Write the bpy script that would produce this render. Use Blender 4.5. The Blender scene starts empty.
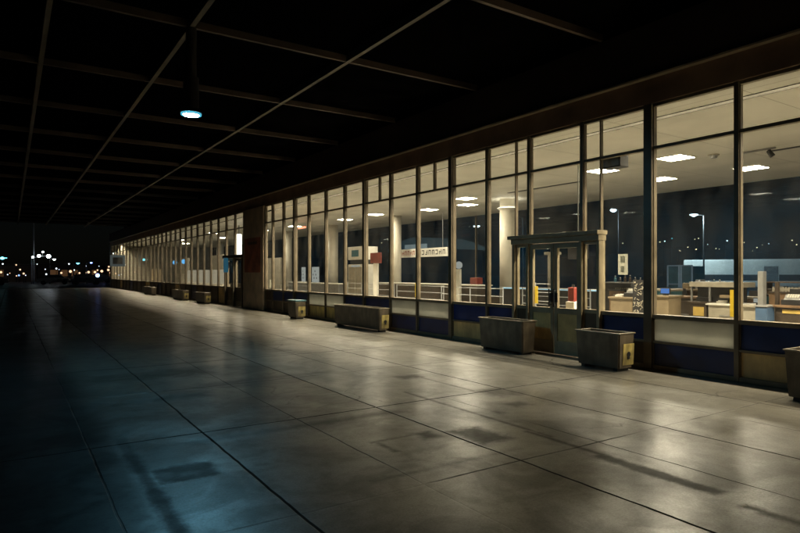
import bpy, bmesh, math, random
from mathutils import Vector, Matrix
random.seed(7)
R = math.radians
scene = bpy.context.scene
COL = scene.collection

# ------------------------------------------------------------------ materials
def new_mat(name):
    m = bpy.data.materials.new(name); m.use_nodes = True
    nt = m.node_tree
    for n in list(nt.nodes): nt.nodes.remove(n)
    out = nt.nodes.new('ShaderNodeOutputMaterial')
    return m, nt, out

def N(nt, kind, **kw):
    n = nt.nodes.new(kind)
    for k, v in kw.items(): setattr(n, k, v)
    return n

def surf(name, col, rough=.5, metal=0., var=.25, scale=6., bump=.0, spec=.5, dirt=0.):
    """painted / metal / stone surface with mottled colour and roughness"""
    m, nt, out = new_mat(name)
    b = N(nt, 'ShaderNodeBsdfPrincipled')
    tc = N(nt, 'ShaderNodeTexCoord')
    nz = N(nt, 'ShaderNodeTexNoise'); nz.inputs['Scale'].default_value = scale; nz.inputs['Detail'].default_value = 6
    nt.links.new(tc.outputs['Object'], nz.inputs['Vector'])
    r = N(nt, 'ShaderNodeValToRGB')
    r.color_ramp.elements[0].position = .3; r.color_ramp.elements[1].position = .7
    lo = [c * (1 - var) for c in col]; hi = [min(1, c * (1 + var)) for c in col]
    r.color_ramp.elements[0].color = (*lo, 1); r.color_ramp.elements[1].color = (*hi, 1)
    nt.links.new(nz.outputs['Fac'], r.inputs['Fac'])
    colour = r.outputs['Color']
    if dirt:
        sp = N(nt, 'ShaderNodeSeparateXYZ'); nt.links.new(tc.outputs['Object'], sp.inputs[0])
        mp = N(nt, 'ShaderNodeMapping'); mp.inputs['Scale'].default_value = (9, 9, 1.6); nt.links.new(tc.outputs['Object'], mp.inputs['Vector'])
        nd = N(nt, 'ShaderNodeTexNoise'); nd.inputs['Scale'].default_value = 1.; nd.inputs['Detail'].default_value = 7; nd.inputs['Roughness'].default_value = .65
        nt.links.new(mp.outputs['Vector'], nd.inputs['Vector'])
        ma = N(nt, 'ShaderNodeMath', operation='MULTIPLY_ADD'); ma.inputs[1].default_value = -1.1; nt.links.new(nd.outputs['Fac'], ma.inputs[0]); nt.links.new(sp.outputs['Z'], ma.inputs[2])
        dm = N(nt, 'ShaderNodeMapRange', interpolation_type='SMOOTHSTEP'); dm.inputs['From Min'].default_value = -.55; dm.inputs['From Max'].default_value = .22
        dm.inputs['To Min'].default_value = dirt; dm.inputs['To Max'].default_value = 0.; nt.links.new(ma.outputs[0], dm.inputs['Value'])
        mx = N(nt, 'ShaderNodeMix', data_type='RGBA'); nt.links.new(dm.outputs['Result'], mx.inputs['Factor']); nt.links.new(colour, mx.inputs[6]); mx.inputs[7].default_value = (.045, .036, .026, 1)
        colour = mx.outputs[2]
    nt.links.new(colour, b.inputs['Base Color'])
    mr = N(nt, 'ShaderNodeMapRange')
    mr.inputs['To Min'].default_value = max(.03, rough - .12); mr.inputs['To Max'].default_value = min(1, rough + .12)
    nt.links.new(nz.outputs['Fac'], mr.inputs['Value']); nt.links.new(mr.outputs['Result'], b.inputs['Roughness'])
    b.inputs['Metallic'].default_value = metal
    b.inputs['Specular IOR Level'].default_value = spec
    if bump:
        n2 = N(nt, 'ShaderNodeTexNoise'); n2.inputs['Scale'].default_value = scale * 12
        nt.links.new(tc.outputs['Object'], n2.inputs['Vector'])
        bp = N(nt, 'ShaderNodeBump'); bp.inputs['Strength'].default_value = bump; bp.inputs['Distance'].default_value = .01
        nt.links.new(n2.outputs['Fac'], bp.inputs['Height']); nt.links.new(bp.outputs['Normal'], b.inputs['Normal'])
    nt.links.new(b.outputs['BSDF'], out.inputs['Surface'])
    return m

def glow(name, col, strength, sampling='NONE'):
    m, nt, out = new_mat(name); m.cycles.emission_sampling = sampling
    e = N(nt, 'ShaderNodeEmission'); e.inputs['Color'].default_value = (*col, 1); e.inputs['Strength'].default_value = strength
    nt.links.new(e.outputs['Emission'], out.inputs['Surface'])
    return m

def glass(name, tint=(.93, .95, .93), haze=.02, hazecol=(.6, .62, .6), refl=1.0, rough=.0, streak=(3, 3, .5)):
    m, nt, out = new_mat(name)
    tr = N(nt, 'ShaderNodeBsdfTransparent'); tr.inputs['Color'].default_value = (*tint, 1)
    gl = N(nt, 'ShaderNodeBsdfGlossy'); gl.inputs['Roughness'].default_value = rough
    df = N(nt, 'ShaderNodeBsdfDiffuse'); df.inputs['Color'].default_value = (*hazecol, 1)
    tl = N(nt, 'ShaderNodeBsdfTranslucent'); tl.inputs['Color'].default_value = (*hazecol, 1)
    ad = N(nt, 'ShaderNodeMixShader'); nt.links.new(df.outputs[0], ad.inputs[1]); nt.links.new(tl.outputs[0], ad.inputs[2])
    tc = N(nt, 'ShaderNodeTexCoord')
    mp = N(nt, 'ShaderNodeMapping'); mp.inputs['Scale'].default_value = streak
    nz = N(nt, 'ShaderNodeTexNoise'); nz.inputs['Scale'].default_value = 1.6; nz.inputs['Detail'].default_value = 5
    nt.links.new(tc.outputs['Object'], mp.inputs['Vector']); nt.links.new(mp.outputs['Vector'], nz.inputs['Vector'])
    mr = N(nt, 'ShaderNodeMapRange'); mr.inputs['From Min'].default_value = .3; mr.inputs['From Max'].default_value = .75
    mr.inputs['To Min'].default_value = haze * .2; mr.inputs['To Max'].default_value = haze * 2.6
    nt.links.new(nz.outputs['Fac'], mr.inputs['Value'])
    m1 = N(nt, 'ShaderNodeMixShader')
    nt.links.new(mr.outputs['Result'], m1.inputs['Fac'])
    nt.links.new(tr.outputs[0], m1.inputs[1]); nt.links.new(ad.outputs[0], m1.inputs[2])
    fr = N(nt, 'ShaderNodeLayerWeight'); fr.inputs['Blend'].default_value = .5
    pw = N(nt, 'ShaderNodeMath', operation='POWER'); pw.inputs[1].default_value = 5.5
    nt.links.new(fr.outputs['Facing'], pw.inputs[0])
    mu = N(nt, 'ShaderNodeMath', operation='MULTIPLY_ADD'); mu.inputs[1].default_value = .6 * refl; mu.inputs[2].default_value = .035 * refl
    nt.links.new(pw.outputs[0], mu.inputs[0])
    m2 = N(nt, 'ShaderNodeMixShader')
    nt.links.new(mu.outputs[0], m2.inputs['Fac']); nt.links.new(m1.outputs[0], m2.inputs[1]); nt.links.new(gl.outputs[0], m2.inputs[2])
    nt.links.new(m2.outputs[0], out.inputs['Surface'])
    return m

def frosted(name, col):
    m, nt, out = new_mat(name)
    df = N(nt, 'ShaderNodeBsdfDiffuse'); tl = N(nt, 'ShaderNodeBsdfTranslucent'); gl = N(nt, 'ShaderNodeBsdfGlossy')
    gl.inputs['Roughness'].default_value = .35
    tc = N(nt, 'ShaderNodeTexCoord')
    nz = N(nt, 'ShaderNodeTexNoise'); nz.inputs['Scale'].default_value = 2.5; nz.inputs['Detail'].default_value = 4
    nt.links.new(tc.outputs['Object'], nz.inputs['Vector'])
    r = N(nt, 'ShaderNodeValToRGB')
    r.color_ramp.elements[0].color = (*[c * .75 for c in col], 1); r.color_ramp.elements[1].color = (*[min(1, c * 1.2) for c in col], 1)
    nt.links.new(nz.outputs['Fac'], r.inputs['Fac'])
    for n in (df, tl): nt.links.new(r.outputs['Color'], n.inputs['Color'])
    m1 = N(nt, 'ShaderNodeMixShader'); m1.inputs[0].default_value = .7
    nt.links.new(df.outputs[0], m1.inputs[1]); nt.links.new(tl.outputs[0], m1.inputs[2])
    m2 = N(nt, 'ShaderNodeMixShader'); m2.inputs[0].default_value = .06
    nt.links.new(m1.outputs[0], m2.inputs[1]); nt.links.new(gl.outputs[0], m2.inputs[2])
    nt.links.new(m2.outputs[0], out.inputs['Surface'])
    return m

def plaza_material():
    m, nt, out = new_mat('worn wet concrete slabs')
    L = nt.links
    b = N(nt, 'ShaderNodeBsdfPrincipled')
    tc = N(nt, 'ShaderNodeTexCoord')
    sp = N(nt, 'ShaderNodeSeparateXYZ'); L.new(tc.outputs['Object'], sp.inputs[0])
    def math_(op, a, bb=None, c=None):
        n = N(nt, 'ShaderNodeMath', operation=op)
        for i, v in enumerate((a, bb, c)):
            if v is None: continue
            if isinstance(v, (int, float)): n.inputs[i].default_value = v
            else: L.new(v, n.inputs[i])
        return n.outputs[0]
    def noise(scale, detail=5, rough=.55, vec=None, dist=0):
        n = N(nt, 'ShaderNodeTexNoise'); n.inputs['Scale'].default_value = scale
        n.inputs['Detail'].default_value = detail; n.inputs['Roughness'].default_value = rough
        n.inputs['Distortion'].default_value = dist
        L.new(vec if vec is not None else tc.outputs['Object'], n.inputs['Vector'])
        return n.outputs['Fac']
    def smooth(v, a, bb, lo=0., hi=1.):
        n = N(nt, 'ShaderNodeMapRange', interpolation_type='SMOOTHSTEP')
        n.inputs['From Min'].default_value = a; n.inputs['From Max'].default_value = bb
        n.inputs['To Min'].default_value = lo; n.inputs['To Max'].default_value = hi
        L.new(v, n.inputs['Value']); return n.outputs['Result']
    X, Y = sp.outputs['X'], sp.outputs['Y']
    wob = math_('MULTIPLY', math_('SUBTRACT', noise(1.3, 3), .5), .05)
    # joints
    def joint(c, off, per, half):
        t = math_('PINGPONG', math_('ADD', math_('SUBTRACT', c, off), wob), per / 2)
        return smooth(t, half, half * 2.0, 1., 0.)
    jx = joint(X, 1.60, 2.02, .0075)
    jy = joint(Y, 6.03, 4.77, .008)
    j2 = math_('MULTIPLY', math_('MAXIMUM', joint(X, 2.61, 2.02, .005), joint(Y, 8.41, 4.77, .007)), smooth(noise(.5, 4), .38, .58, .1, .75))
    edgex = joint(X, 1.60, 2.02, .06); edgey = joint(Y, 6.03, 4.77, .07)
    jn = math_('MAXIMUM', math_('MAXIMUM', jx, jy), j2)
    soil = math_('MULTIPLY', math_('MAXIMUM', edgex, edgey), smooth(noise(.8, 4), .42, .62))
    # rectangular worn / repaired patches and scattered wet stains, all lying on the ground
    edge_n = math_('MULTIPLY', math_('ADD', math_('SUBTRACT', noise(3.0, 5, .65), .5), math_('MULTIPLY', math_('SUBTRACT', noise(14., 4, .7), .5), .5)), .5)
    def patch(cx, cy, hx, hy, soft=.10, amt=1.):
        dx = math_('SUBTRACT', math_('ABSOLUTE', math_('SUBTRACT', X, cx)), hx)
        dy = math_('SUBTRACT', math_('ABSOLUTE', math_('SUBTRACT', Y, cy)), hy)
        d = math_('ADD', math_('MAXIMUM', dx, dy), math_('MULTIPLY', edge_n, min(.5, .10 + min(hx, hy) * 1.3)))
        return math_('MULTIPLY', smooth(d, -soft, soft, 1., 0.), amt)
    PATCH = [(1.17, 4.90, .24, .19, .03, .9), (.87, 4.9, .055, 1.35, .03, .95), (4.29, 2.85, .075, .55, .025, .95), (4.34, 3.75, .03, .55, .02, .9), (4.40, 5.3, .022, 1.3, .02, .85),
             (3.85, 4.45, .19, .27, .05, .9), (3.42, 4.72, .10, .12, .05, .8), (5.10, 7.5, .20, .14, .06, .75), (5.22, 6.75, .02, .65, .02, .7),
             (5.45, 5.85, .22, .26, .08, .75), (5.14, 5.22, .14, .11, .05, .8), (4.66, 5.05, .05, .08, .04, .7), (3.06, 4.8, .24, .02, .02, .8), (2.88, 4.6, .03, .18, .02, .7),
             (4.2, 1.8, .04, .3, .03, .9), (5.6, 3.3, .14, .4, .12, .35), (2.6, 5.72, 1.2, .09, .06, .55), (1.8, 9.85, .9, .4, .2, .7), (-.6, 9.9, 1.4, .3, .2, .5),
             (1.3, 7.9, .9, .16, .1, .6), (3.3, 8.6, 1.1, .10, .1, .45), (6.4, 4.6, .3, .3, .15, .25), (7.2, 7.4, .2, .7, .2, .3),
             (6.4, 10.8, .10, .6, .1, .35), (5.6, 13.2, .3, .5, .2, .3), (2.7, 13.5, .5, .3, .2, .4), (3.1, 3.9, .8, .03, .03, .5)]
    st = None
    for p in PATCH:
        v = patch(*p[:4], p[4] * 1.3 + .015, p[5]); st = v if st is None else math_('MAXIMUM', st, v)
    st = math_('MULTIPLY', st, smooth(noise(2.2, 6, .7), .25, .5, .55, 1.))
    bl = smooth(noise(.55, 8, .6, dist=.3), .52, .78)
    stain = math_('MAXIMUM', st, math_('MULTIPLY', bl, .42))
    # colour
    cr = N(nt, 'ShaderNodeValToRGB')
    cr.color_ramp.elements[0].position = .25; cr.color_ramp.elements[1].position = .8
    cr.color_ramp.elements[0].color = (.075, .069, .059, 1); cr.color_ramp.elements[1].color = (.25, .232, .20, 1)
    L.new(math_('ADD', math_('MULTIPLY', noise(.9, 8, .65), .5), math_('MULTIPLY', noise(60, 4, .8), .5)), cr.inputs['Fac'])
    def mixc(fac, c1, c2):
        n = N(nt, 'ShaderNodeMix', data_type='RGBA'); L.new(fac, n.inputs['Factor'])
        L.new(c1, n.inputs[6]); n.inputs[7].default_value = c2; return n.outputs[2]
    c = mixc(math_('MULTIPLY', stain, .84), cr.outputs['Color'], (.032, .027, .022, 1))
    c = mixc(math_('MULTIPLY', soil, .5), c, (.07, .062, .055, 1))
    c = mixc(math_('MULTIPLY', jn, .78), c, (.018, .017, .016, 1))
    near = smooth(X, 3.595, 3.645)                                  # slabs away from the windows toned darker
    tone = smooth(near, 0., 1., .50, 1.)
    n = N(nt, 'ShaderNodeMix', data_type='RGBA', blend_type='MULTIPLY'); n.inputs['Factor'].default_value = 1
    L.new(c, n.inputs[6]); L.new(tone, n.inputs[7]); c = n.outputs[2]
    # hair cracks
    wv = N(nt, 'ShaderNodeTexNoise'); wv.inputs['Scale'].default_value = 1.7; wv.inputs['Detail'].default_value = 6; L.new(tc.outputs['Object'], wv.inputs['Vector'])
    va = N(nt, 'ShaderNodeVectorMath', operation='MULTIPLY_ADD'); L.new(wv.outputs['Color'], va.inputs[0]); va.inputs[1].default_value = (.9, .9, 0); L.new(tc.outputs['Object'], va.inputs[2])
    vo = N(nt, 'ShaderNodeTexVoronoi', feature='DISTANCE_TO_EDGE'); vo.inputs['Scale'].default_value = .38; L.new(va.outputs[0], vo.inputs['Vector'])
    crack = math_('MULTIPLY', smooth(vo.outputs['Distance'], .0015, .0045, 1., 0.), smooth(noise(.45, 3), .5, .58))
    c = mixc(math_('MULTIPLY', crack, .8), c, (.02, .018, .016, 1))
    unlit_side = smooth(math_('ADD', X, math_('MULTIPLY', math_('SUBTRACT', noise(.7, 5), .5), .35)), .55, 1.05)   # darkness of the unlit floor away from the windows, put into the colour
    n = N(nt, 'ShaderNodeMix', data_type='RGBA'); L.new(unlit_side, n.inputs['Factor']); n.inputs[6].default_value = (.014, .0135, .0135, 1); L.new(c, n.inputs[7]); c = n.outputs[2]
    L.new(c, b.inputs['Base Color'])
    speck = smooth(noise(60, 4, .8), .3, .7, .25, 1.0)
    wear = smooth(noise(1.4, 7, .62, dist=.8), .40, .60, .40, 1.)          # polished and dull areas
    wear = math_('MULTIPLY', wear, smooth(noise(7, 5, .7), .3, .6, .6, 1.))
    dull = math_('MULTIPLY', math_('MULTIPLY', wear, smooth(stain, 0., .9, 1., .30)), smooth(jn, 0., 1., 1., .05))
    L.new(math_('MULTIPLY', math_('MULTIPLY', dull, .95), smooth(unlit_side, 0., 1., .4, 1.)), b.inputs['Specular IOR Level'])
    coatw = math_('MULTIPLY', math_('MULTIPLY', speck, wear), smooth(unlit_side, 0., 1., .12, 1.))
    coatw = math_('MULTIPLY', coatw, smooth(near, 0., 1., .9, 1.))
    coatw = math_('MULTIPLY', coatw, smooth(crack, 0., 1., 1., .2))
    coatw = math_('MULTIPLY', coatw, smooth(jn, 0., 1., 1., .1))
    coatw = math_('MULTIPLY', coatw, smooth(stain, 0., .9, 1., .22))
    # damp sheen
    rg = smooth(noise(1.1, 6, .6), .3, .72, .278, .35)
    rg = math_('ADD', rg, smooth(X, 1.5, 2.6, .055, 0.))
    rg = math_('ADD', rg, math_('MULTIPLY', stain, .14))
    rg = math_('ADD', rg, math_('MULTIPLY', jn, .4))
    L.new(rg, b.inputs['Roughness'])
    grain = noise(55, 3, .7)
    h = math_('ADD', math_('MULTIPLY', math_('ADD', grain, math_('MULTIPLY', noise(24, 3, .7), 2.)), .0007), math_('MULTIPLY', noise(4, 3), .0009))
    h = math_('SUBTRACT', h, math_('MULTIPLY', jn, .012))
    h = math_('SUBTRACT', h, math_('MULTIPLY', st, .002))
    bp = N(nt, 'ShaderNodeBump'); bp.inputs['Strength'].default_value = .55; bp.inputs['Distance'].default_value = 1.
    L.new(h, bp.inputs['Height']); L.new(bp.outputs['Normal'], b.inputs['Normal']); bp_out = bp.outputs['Normal']
    L.new(coatw, b.inputs['Coat Weight']); b.inputs['Coat IOR'].default_value = 1.5
    L.new(rg, b.inputs['Coat Roughness']); L.new(bp_out, b.inputs['Coat Normal'])
    L.new(b.outputs[0], out.inputs['Surface'])
    return m

def ceiling_material():
    m, nt, out = new_mat('plastered ceiling boards')
    L = nt.links
    b = N(nt, 'ShaderNodeBsdfPrincipled'); b.inputs['Roughness'].default_value = .55
    tc = N(nt, 'ShaderNodeTexCoord')
    br = N(nt, 'ShaderNodeTexBrick'); br.offset = 0
    br.inputs['Scale'].default_value = 1.; br.inputs['Brick Width'].default_value = 2.4; br.inputs['Row Height'].default_value = 2.4
    br.inputs['Mortar Size'].default_value = .008
    br.inputs['Color1'].default_value = (.64, .62, .56, 1); br.inputs['Color2'].default_value = (.60, .58, .52, 1); br.inputs['Mortar'].default_value = (.3, .28, .24, 1)
    L.new(tc.outputs['Object'], br.inputs['Vector'])
    nz = N(nt, 'ShaderNodeTexNoise'); nz.inputs['Scale'].default_value = .7; nz.inputs['Detail'].default_value = 5
    L.new(tc.outputs['Object'], nz.inputs['Vector'])
    mr = N(nt, 'ShaderNodeMapRange'); mr.inputs['To Min'].default_value = .7; mr.inputs['To Max'].default_value = 1.2
    L.new(nz.outputs['Fac'], mr.inputs['Value'])
    mx = N(nt, 'ShaderNodeMix', data_type='RGBA', blend_type='MULTIPLY'); mx.inputs['Factor'].default_value = 1
    L.new(br.outputs['Color'], mx.inputs[6]); L.new(mr.outputs['Result'], mx.inputs[7])
    L.new(mx.outputs[2], b.inputs['Base Color'])
    L.new(b.outputs[0], out.inputs['Surface'])
    return m

M = dict(
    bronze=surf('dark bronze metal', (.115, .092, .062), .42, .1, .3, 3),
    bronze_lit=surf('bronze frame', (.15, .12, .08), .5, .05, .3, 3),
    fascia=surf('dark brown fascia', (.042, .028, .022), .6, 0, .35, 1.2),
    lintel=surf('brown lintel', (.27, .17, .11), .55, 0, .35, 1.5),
    lip=surf('pale metal edge', (.5, .42, .3), .45, .1, .2, 4),
    navy=surf('navy panel', (.010, .026, .115), .38, 0, .35, 2.5, dirt=.22),
    tan=surf('tan panel', (.58, .42, .18), .5, 0, .3, 2.5, dirt=.45),
    yellow_panel=surf('yellow panel', (.85, .66, .20), .5, 0, .25, 2.5, dirt=.8),
    brown_panel=surf('brown panel', (.075, .052, .032), .5, 0, .4, 2.0, dirt=.8),
    frost=frosted('frosted glass', (.42, .43, .395)),
    glass=glass('window glass', haze=.006, streak=(1.5, 1.5, .7)),
    rear_glass=glass('rear window glass', (.80, .88, .92), haze=.13, hazecol=(.008, .085, .20), refl=.12, rough=.015, streak=(.2, .2, .25)),  # blue haze in the glass colour stands for the night tone beyond
    pier=surf('brown pier stone', (.68, .53, .37), .6, 0, .25, 2.0, .2),
    poster_red=surf('red brown poster', (.50, .17, .10), .6, 0, .4, 2.0),
    ceiling=ceiling_material(),
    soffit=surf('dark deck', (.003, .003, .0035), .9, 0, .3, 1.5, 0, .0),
    beam=surf('canopy beam paint', (.12, .098, .08), .6, 0, .35, 1.3),
    beam_brown=surf('brown beam paint', (.085, .058, .042), .6, 0, .35, 1.3),
    trough=surf('dull fill trough', (.0055, .0052, .0045), .95, 0, .2, 3, 0, .0),  # lining of the added slot fill
    board_glow=glow('glowing cream board', (1., .86, .62), .40),
    beam_shaded=surf('shaded beam paint', (.012, .009, .008), .7, 0, .35, 1.3),  # far cross beams darkened in the colour so they fade into shade
    bronze_far=surf('shaded bronze metal', (.075, .058, .038), .5, .05, .35, 3),  # far-wing copy of the bronze with shade put into its colour
    door_tan=surf('olive tan door paint', (.26, .215, .14), .5, 0, .3, 3),
    soil=surf('dry soil and litter', (.05, .038, .026), .95, 0, .5, 14, .4),
    floor_in=surf('terrazzo floor', (.29, .28, .25), .3, 0, .15, 5),
    pav_roof=glow('glowing curved roof', (.55, .75, .78), .075),  # roof glows in place of the light that falls on it
    rail_paint=surf('grey white rail paint', (.27, .28, .29), .45, 0, .15, 6),
    white=surf('white paint', (.74, .72, .66), .5, 0, .08, 4),
    offwhite=surf('cream laminate', (.34, .31, .25), .5, 0, .15, 4),
    grey=surf('grey metal', (.25, .25, .25), .4, .3, .2, 5),
    dark=surf('black plastic', (.02, .02, .022), .45, 0, .3, 5),
    brown=surf('brown laminate', (.16, .095, .05), .5, 0, .3, 3),
    darkbrown=surf('dark brown laminate', (.05, .035, .024), .5, 0, .3, 3),
    woodtan=surf('light wood', (.22, .17, .105), .5, 0, .2, 3),
    yellow=surf('yellow sheet', (.5, .35, .09), .5, 0, .2, 4),
    print=frosted('grey print', (.80, .82, .80)),
    paper=frosted('white paper', (.80, .79, .72)), yellow_paper=frosted('yellow paper', (.95, .74, .22)),
    red=surf('red paint', (.24, .04, .03), .4, 0, .2, 4),
    blue=surf('blue plastic', (.06, .11, .20), .4, 0, .2, 4),
    teal=surf('teal plastic', (.03, .12, .16), .4, 0, .2, 4),
    orange_text=surf('rust red lettering', (.32, .08, .03), .5, 0, .3, 6),
    dark_text=surf('dark lettering', (.05, .05, .045), .5, 0, .3, 6),
    box=surf('brown bin metal', (.15, .12, .086), .45, .1, .45, 4, .15, dirt=.7),
    box_rim=surf('worn bin rim', (.27, .24, .19), .35, .5, .25, 6),
    bin_yellow=surf('faded yellow panel', (.78, .60, .20), .5, 0, .35, 8, dirt=.75),
    asphalt=surf('asphalt', (.045, .045, .047), .6, 0, .3, 2, .3),
    kerb=surf('kerb stone', (.22, .21, .2), .7, 0, .3, 3, .2),
    hill=surf('dark hillside', (.05, .045, .03), .9, 0, .5, .05),
    wall_far=surf('rendered wall', (.16, .12, .09), .8, 0, .3, .5),
    column=surf('cream column paint', (.72, .68, .58), .4, 0, .08, 3),
    lamp_metal=surf('lamp housing', (.055, .052, .05), .4, .4, .3, 6),
    car_dark=surf('dark car paint', (.03, .032, .04), .25, .3, .2, 3),
    car_light=surf('silver car paint', (.30, .31, .32), .25, .5, .15, 3),
    tyre=surf('tyre rubber', (.015, .015, .015), .8, 0, .2, 8),
    skin=surf('skin', (.35, .2, .14), .6, 0, .1, 9),
    cloth=surf('dark coat cloth', (.02, .02, .025), .9, 0, .3, 9),
    panel_light=glow('lit ceiling panel', (1., .86, .65), 80, 'FRONT'),
    dim_panel=glow('dim lit ceiling panel', (1., .87, .66), 12, 'FRONT'),
    fill_slot=glow('added slot fill', (1., .84, .60), 450, 'FRONT'),  # added fill, lights the paving through the windows
    fill_slot_dim=glow('dim added slot fill', (1., .83, .58), 230, 'FRONT'),
    pendant=glow('cold lamp lens', (.25, .70, .95), 520, 'FRONT'),
    pendant_halo=glow('teal halo', (.10, .55, .75), .9),
    street_white=glow('white street lamp lens', (.85, .95, 1.), 13),
    street_teal=glow('teal street lamp lens', (.2, .75, .9), 4),
    street_warm=glow('warm street lamp lens', (1., .66, .34), 14),
    street_blue=glow('blue beacon lens', (.22, .38, 1.), 9),
    screen=glow('blue screen', (.12, .28, .75), .8),
    white_glow=glow('glowing white board', (.92, .95, .9), .36),
    uplight=glow('uplight lens', (1., .9, .72), 14, 'FRONT'),
    tube_glow=glow('bright tube', (1., .93, .78), 4, 'FRONT'),
    warm_window=glow('warm lit window', (1., .50, .22), .06),
    cyan_glow=glow('cyan strip', (.35, .75, 1.), 1.0),
    pink_glow=glow('pink neon', (1., .25, .14), 3.0),
    sign_glow=glow('faintly glowing sign frame', (.85, 1., .95), .055),  # white frame paint given a glow in place of lamplight
    booth_glow=glow('glowing booth frame', (.8, .9, 1.), .16),  # frame glows in place of light reaching it from outside
    door_sign=glow('dim blue sign', (.1, .42, .62), .16),
    blue_lamp=glow('blue lamp', (.15, .5, .95), 1.4),
)

# ------------------------------------------------------------------ mesh helpers
class MB:
    def __init__(s): s.bm = bmesh.new()
    def box(s, x0, x1, y0, y1, z0, z1, bev=0.):
        if x0 > x1: x0, x1 = x1, x0
        if y0 > y1: y0, y1 = y1, y0
        g = bmesh.ops.create_cube(s.bm, size=1)
        for v in g['verts']:
            v.co = Vector(((x0 + x1) / 2 + v.co.x * (x1 - x0), (y0 + y1) / 2 + v.co.y * (y1 - y0), (z0 + z1) / 2 + v.co.z * (z1 - z0)))
        if bev:
            es = list({e for v in g['verts'] for e in v.link_edges})
            bmesh.ops.bevel(s.bm, geom=es, offset=bev, segments=2, affect='EDGES', profile=.6)
        return s
    def tube(s, p0, p1, r, r2=None, seg=14):
        p0, p1 = Vector(p0), Vector(p1); d = p1 - p0
        mat = Matrix.Translation((p0 + p1) / 2) @ d.to_track_quat('Z', 'Y').to_matrix().to_4x4()
        bmesh.ops.create_cone(s.bm, cap_ends=True, segments=seg, radius1=r, radius2=r if r2 is None else r2, depth=d.length, matrix=mat)
        return s
    def ball(s, p, r, sz=1.):
        bmesh.ops.create_uvsphere(s.bm, u_segments=14, v_segments=8, radius=r, matrix=Matrix.Translation(p) @ Matrix.Diagonal((1, 1, sz, 1)))
        return s
    def prism(s, pts, axis, a, b):
        """polygon pts (2-D) swept along axis from a to b"""
        def P(u, v, w): return {'x': (w, u, v), 'y': (u, w, v), 'z': (u, v, w)}[axis]
        A = [s.bm.verts.new(P(u, v, a)) for u, v in pts]; B = [s.bm.verts.new(P(u, v, b)) for u, v in pts]
        s.bm.faces.new(A); s.bm.faces.new(B[::-1])
        for i in range(len(pts)):
            j = (i + 1) % len(pts); s.bm.faces.new((A[j], A[i], B[i], B[j]))
        return s
    def build(s, name, mat, parent=None, loc=(0, 0, 0), smooth=False):
        """vertices are given relative to the parent's origin (or to loc for a top-level mesh)"""
        bmesh.ops.recalc_face_normals(s.bm, faces=s.bm.faces)
        me = bpy.data.meshes.new(name); s.bm.to_mesh(me); s.bm.free()
        if smooth:
            for p in me.polygons: p.use_smooth = True
        me.materials.append(mat)
        o = bpy.data.objects.new(name, me); COL.objects.link(o)
        o.location = loc
        if parent: o.parent = parent
        return o

def tag(o, label=None, cat=None, group=None, kind=None):
    for k, v in (('label', label), ('category', cat), ('group', group), ('kind', kind)):
        if v: o[k] = v
    return o
def thing(name, loc, label, cat, group=None, rz=0.):
    o = bpy.data.objects.new(name, None); COL.objects.link(o); o.location = loc; o.rotation_euler.z = rz
    o.empty_display_size = .2
    return tag(o, label, cat, group)
def copy_tree(o, parent=None, loc=None, rz=None, label=None, group=None):
    c = o.copy(); COL.objects.link(c)
    if parent is not None: c.parent = parent
    if loc is not None: c.location = loc
    if rz is not None: c.rotation_euler.z = rz
    if label: c['label'] = label
    if group: c['group'] = group
    for ch in [k for k in o.children if k is not c]: copy_tree(ch, c)
    return c

# ------------------------------------------------------------------ ground
tag(MB().box(-900, 900, -500, 1000, -.6, -.15).build('ground', M['asphalt']), kind='structure')
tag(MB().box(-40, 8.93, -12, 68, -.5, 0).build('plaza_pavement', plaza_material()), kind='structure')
tag(MB().box(-40, 8.93, 68.003, 68.3, -.4, .03, .01).build('kerb', M['kerb']), kind='structure')
tag(MB().box(8.95, 19.5, -8, 69.8, -.4, .02).build('interior_floor', M['floor_in']), kind='structure')
# far hillside behind the apron
bm = MB()
pts = []
for i in range(41):
    x = -300 + i * 25
    pts.append((x, 300 + 20 * math.sin(i * .9), 11.5 + 2.2 * math.sin(i * .55 + 1) + 1.2 * math.sin(i * 1.7)))
for (a, b) in zip(pts, pts[1:]):
    f0 = [bm.bm.verts.new(c) for c in ((a[0], 312, -.3), (b[0], 312, -.3), (b[0], b[1] + 70, b[2]), (a[0], a[1] + 70, a[2]))]
    bm.bm.faces.new(f0)
    f1 = [bm.bm.verts.new(c) for c in ((a[0], a[1] + 70, a[2]), (b[0], b[1] + 70, b[2]), (b[0], b[1] + 160, -.3), (a[0], a[1] + 160, -.3))]
    bm.bm.faces.new(f1)
bmesh.ops.remove_doubles(bm.bm, verts=bm.bm.verts, dist=.01)
h = bm.build('hill', M['hill'], smooth=True)
h.rotation_euler.z = R(-58)          # faces the terminal across the apron
tag(h, kind='structure')

# ------------------------------------------------------------------ terminal building
FX = 8.90                      # facade plane
TOP, TRANS, SILL, MID = 4.39, 3.66, .887, .455
bld = thing('terminal_building', (0, 0, 0), 'long low terminal building with a lit glass front in dark bronze frames', 'building')
P = lambda mb, name, mat, par=bld, **k: mb.build(name, M[mat], par, **k)

edges = [-5.0, -3.6, -2.25, -.9, .45, 1.78, 3.13, 4.53, 5.96, 7.34, 8.69, 9.97, 11.26, 12.69, 14.0, 15.46, 16.74, 18.1, 19.47, 20.72, 21.8, 22.96, 23.75]
thick = {5.96: .075, 11.26: .06, 15.46: .055, .45: .07, 20.72: .05}
PIER = (23.80, 26.38)
far = [26.45]
while far[-1] < 68.2: far.append(round(far[-1] + (1.36 if far[-1] < 48 else 1.9), 2))
far_edges = far
HALLEND = far_edges[-1]
DOOR = (6.94, 9.09)
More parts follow.
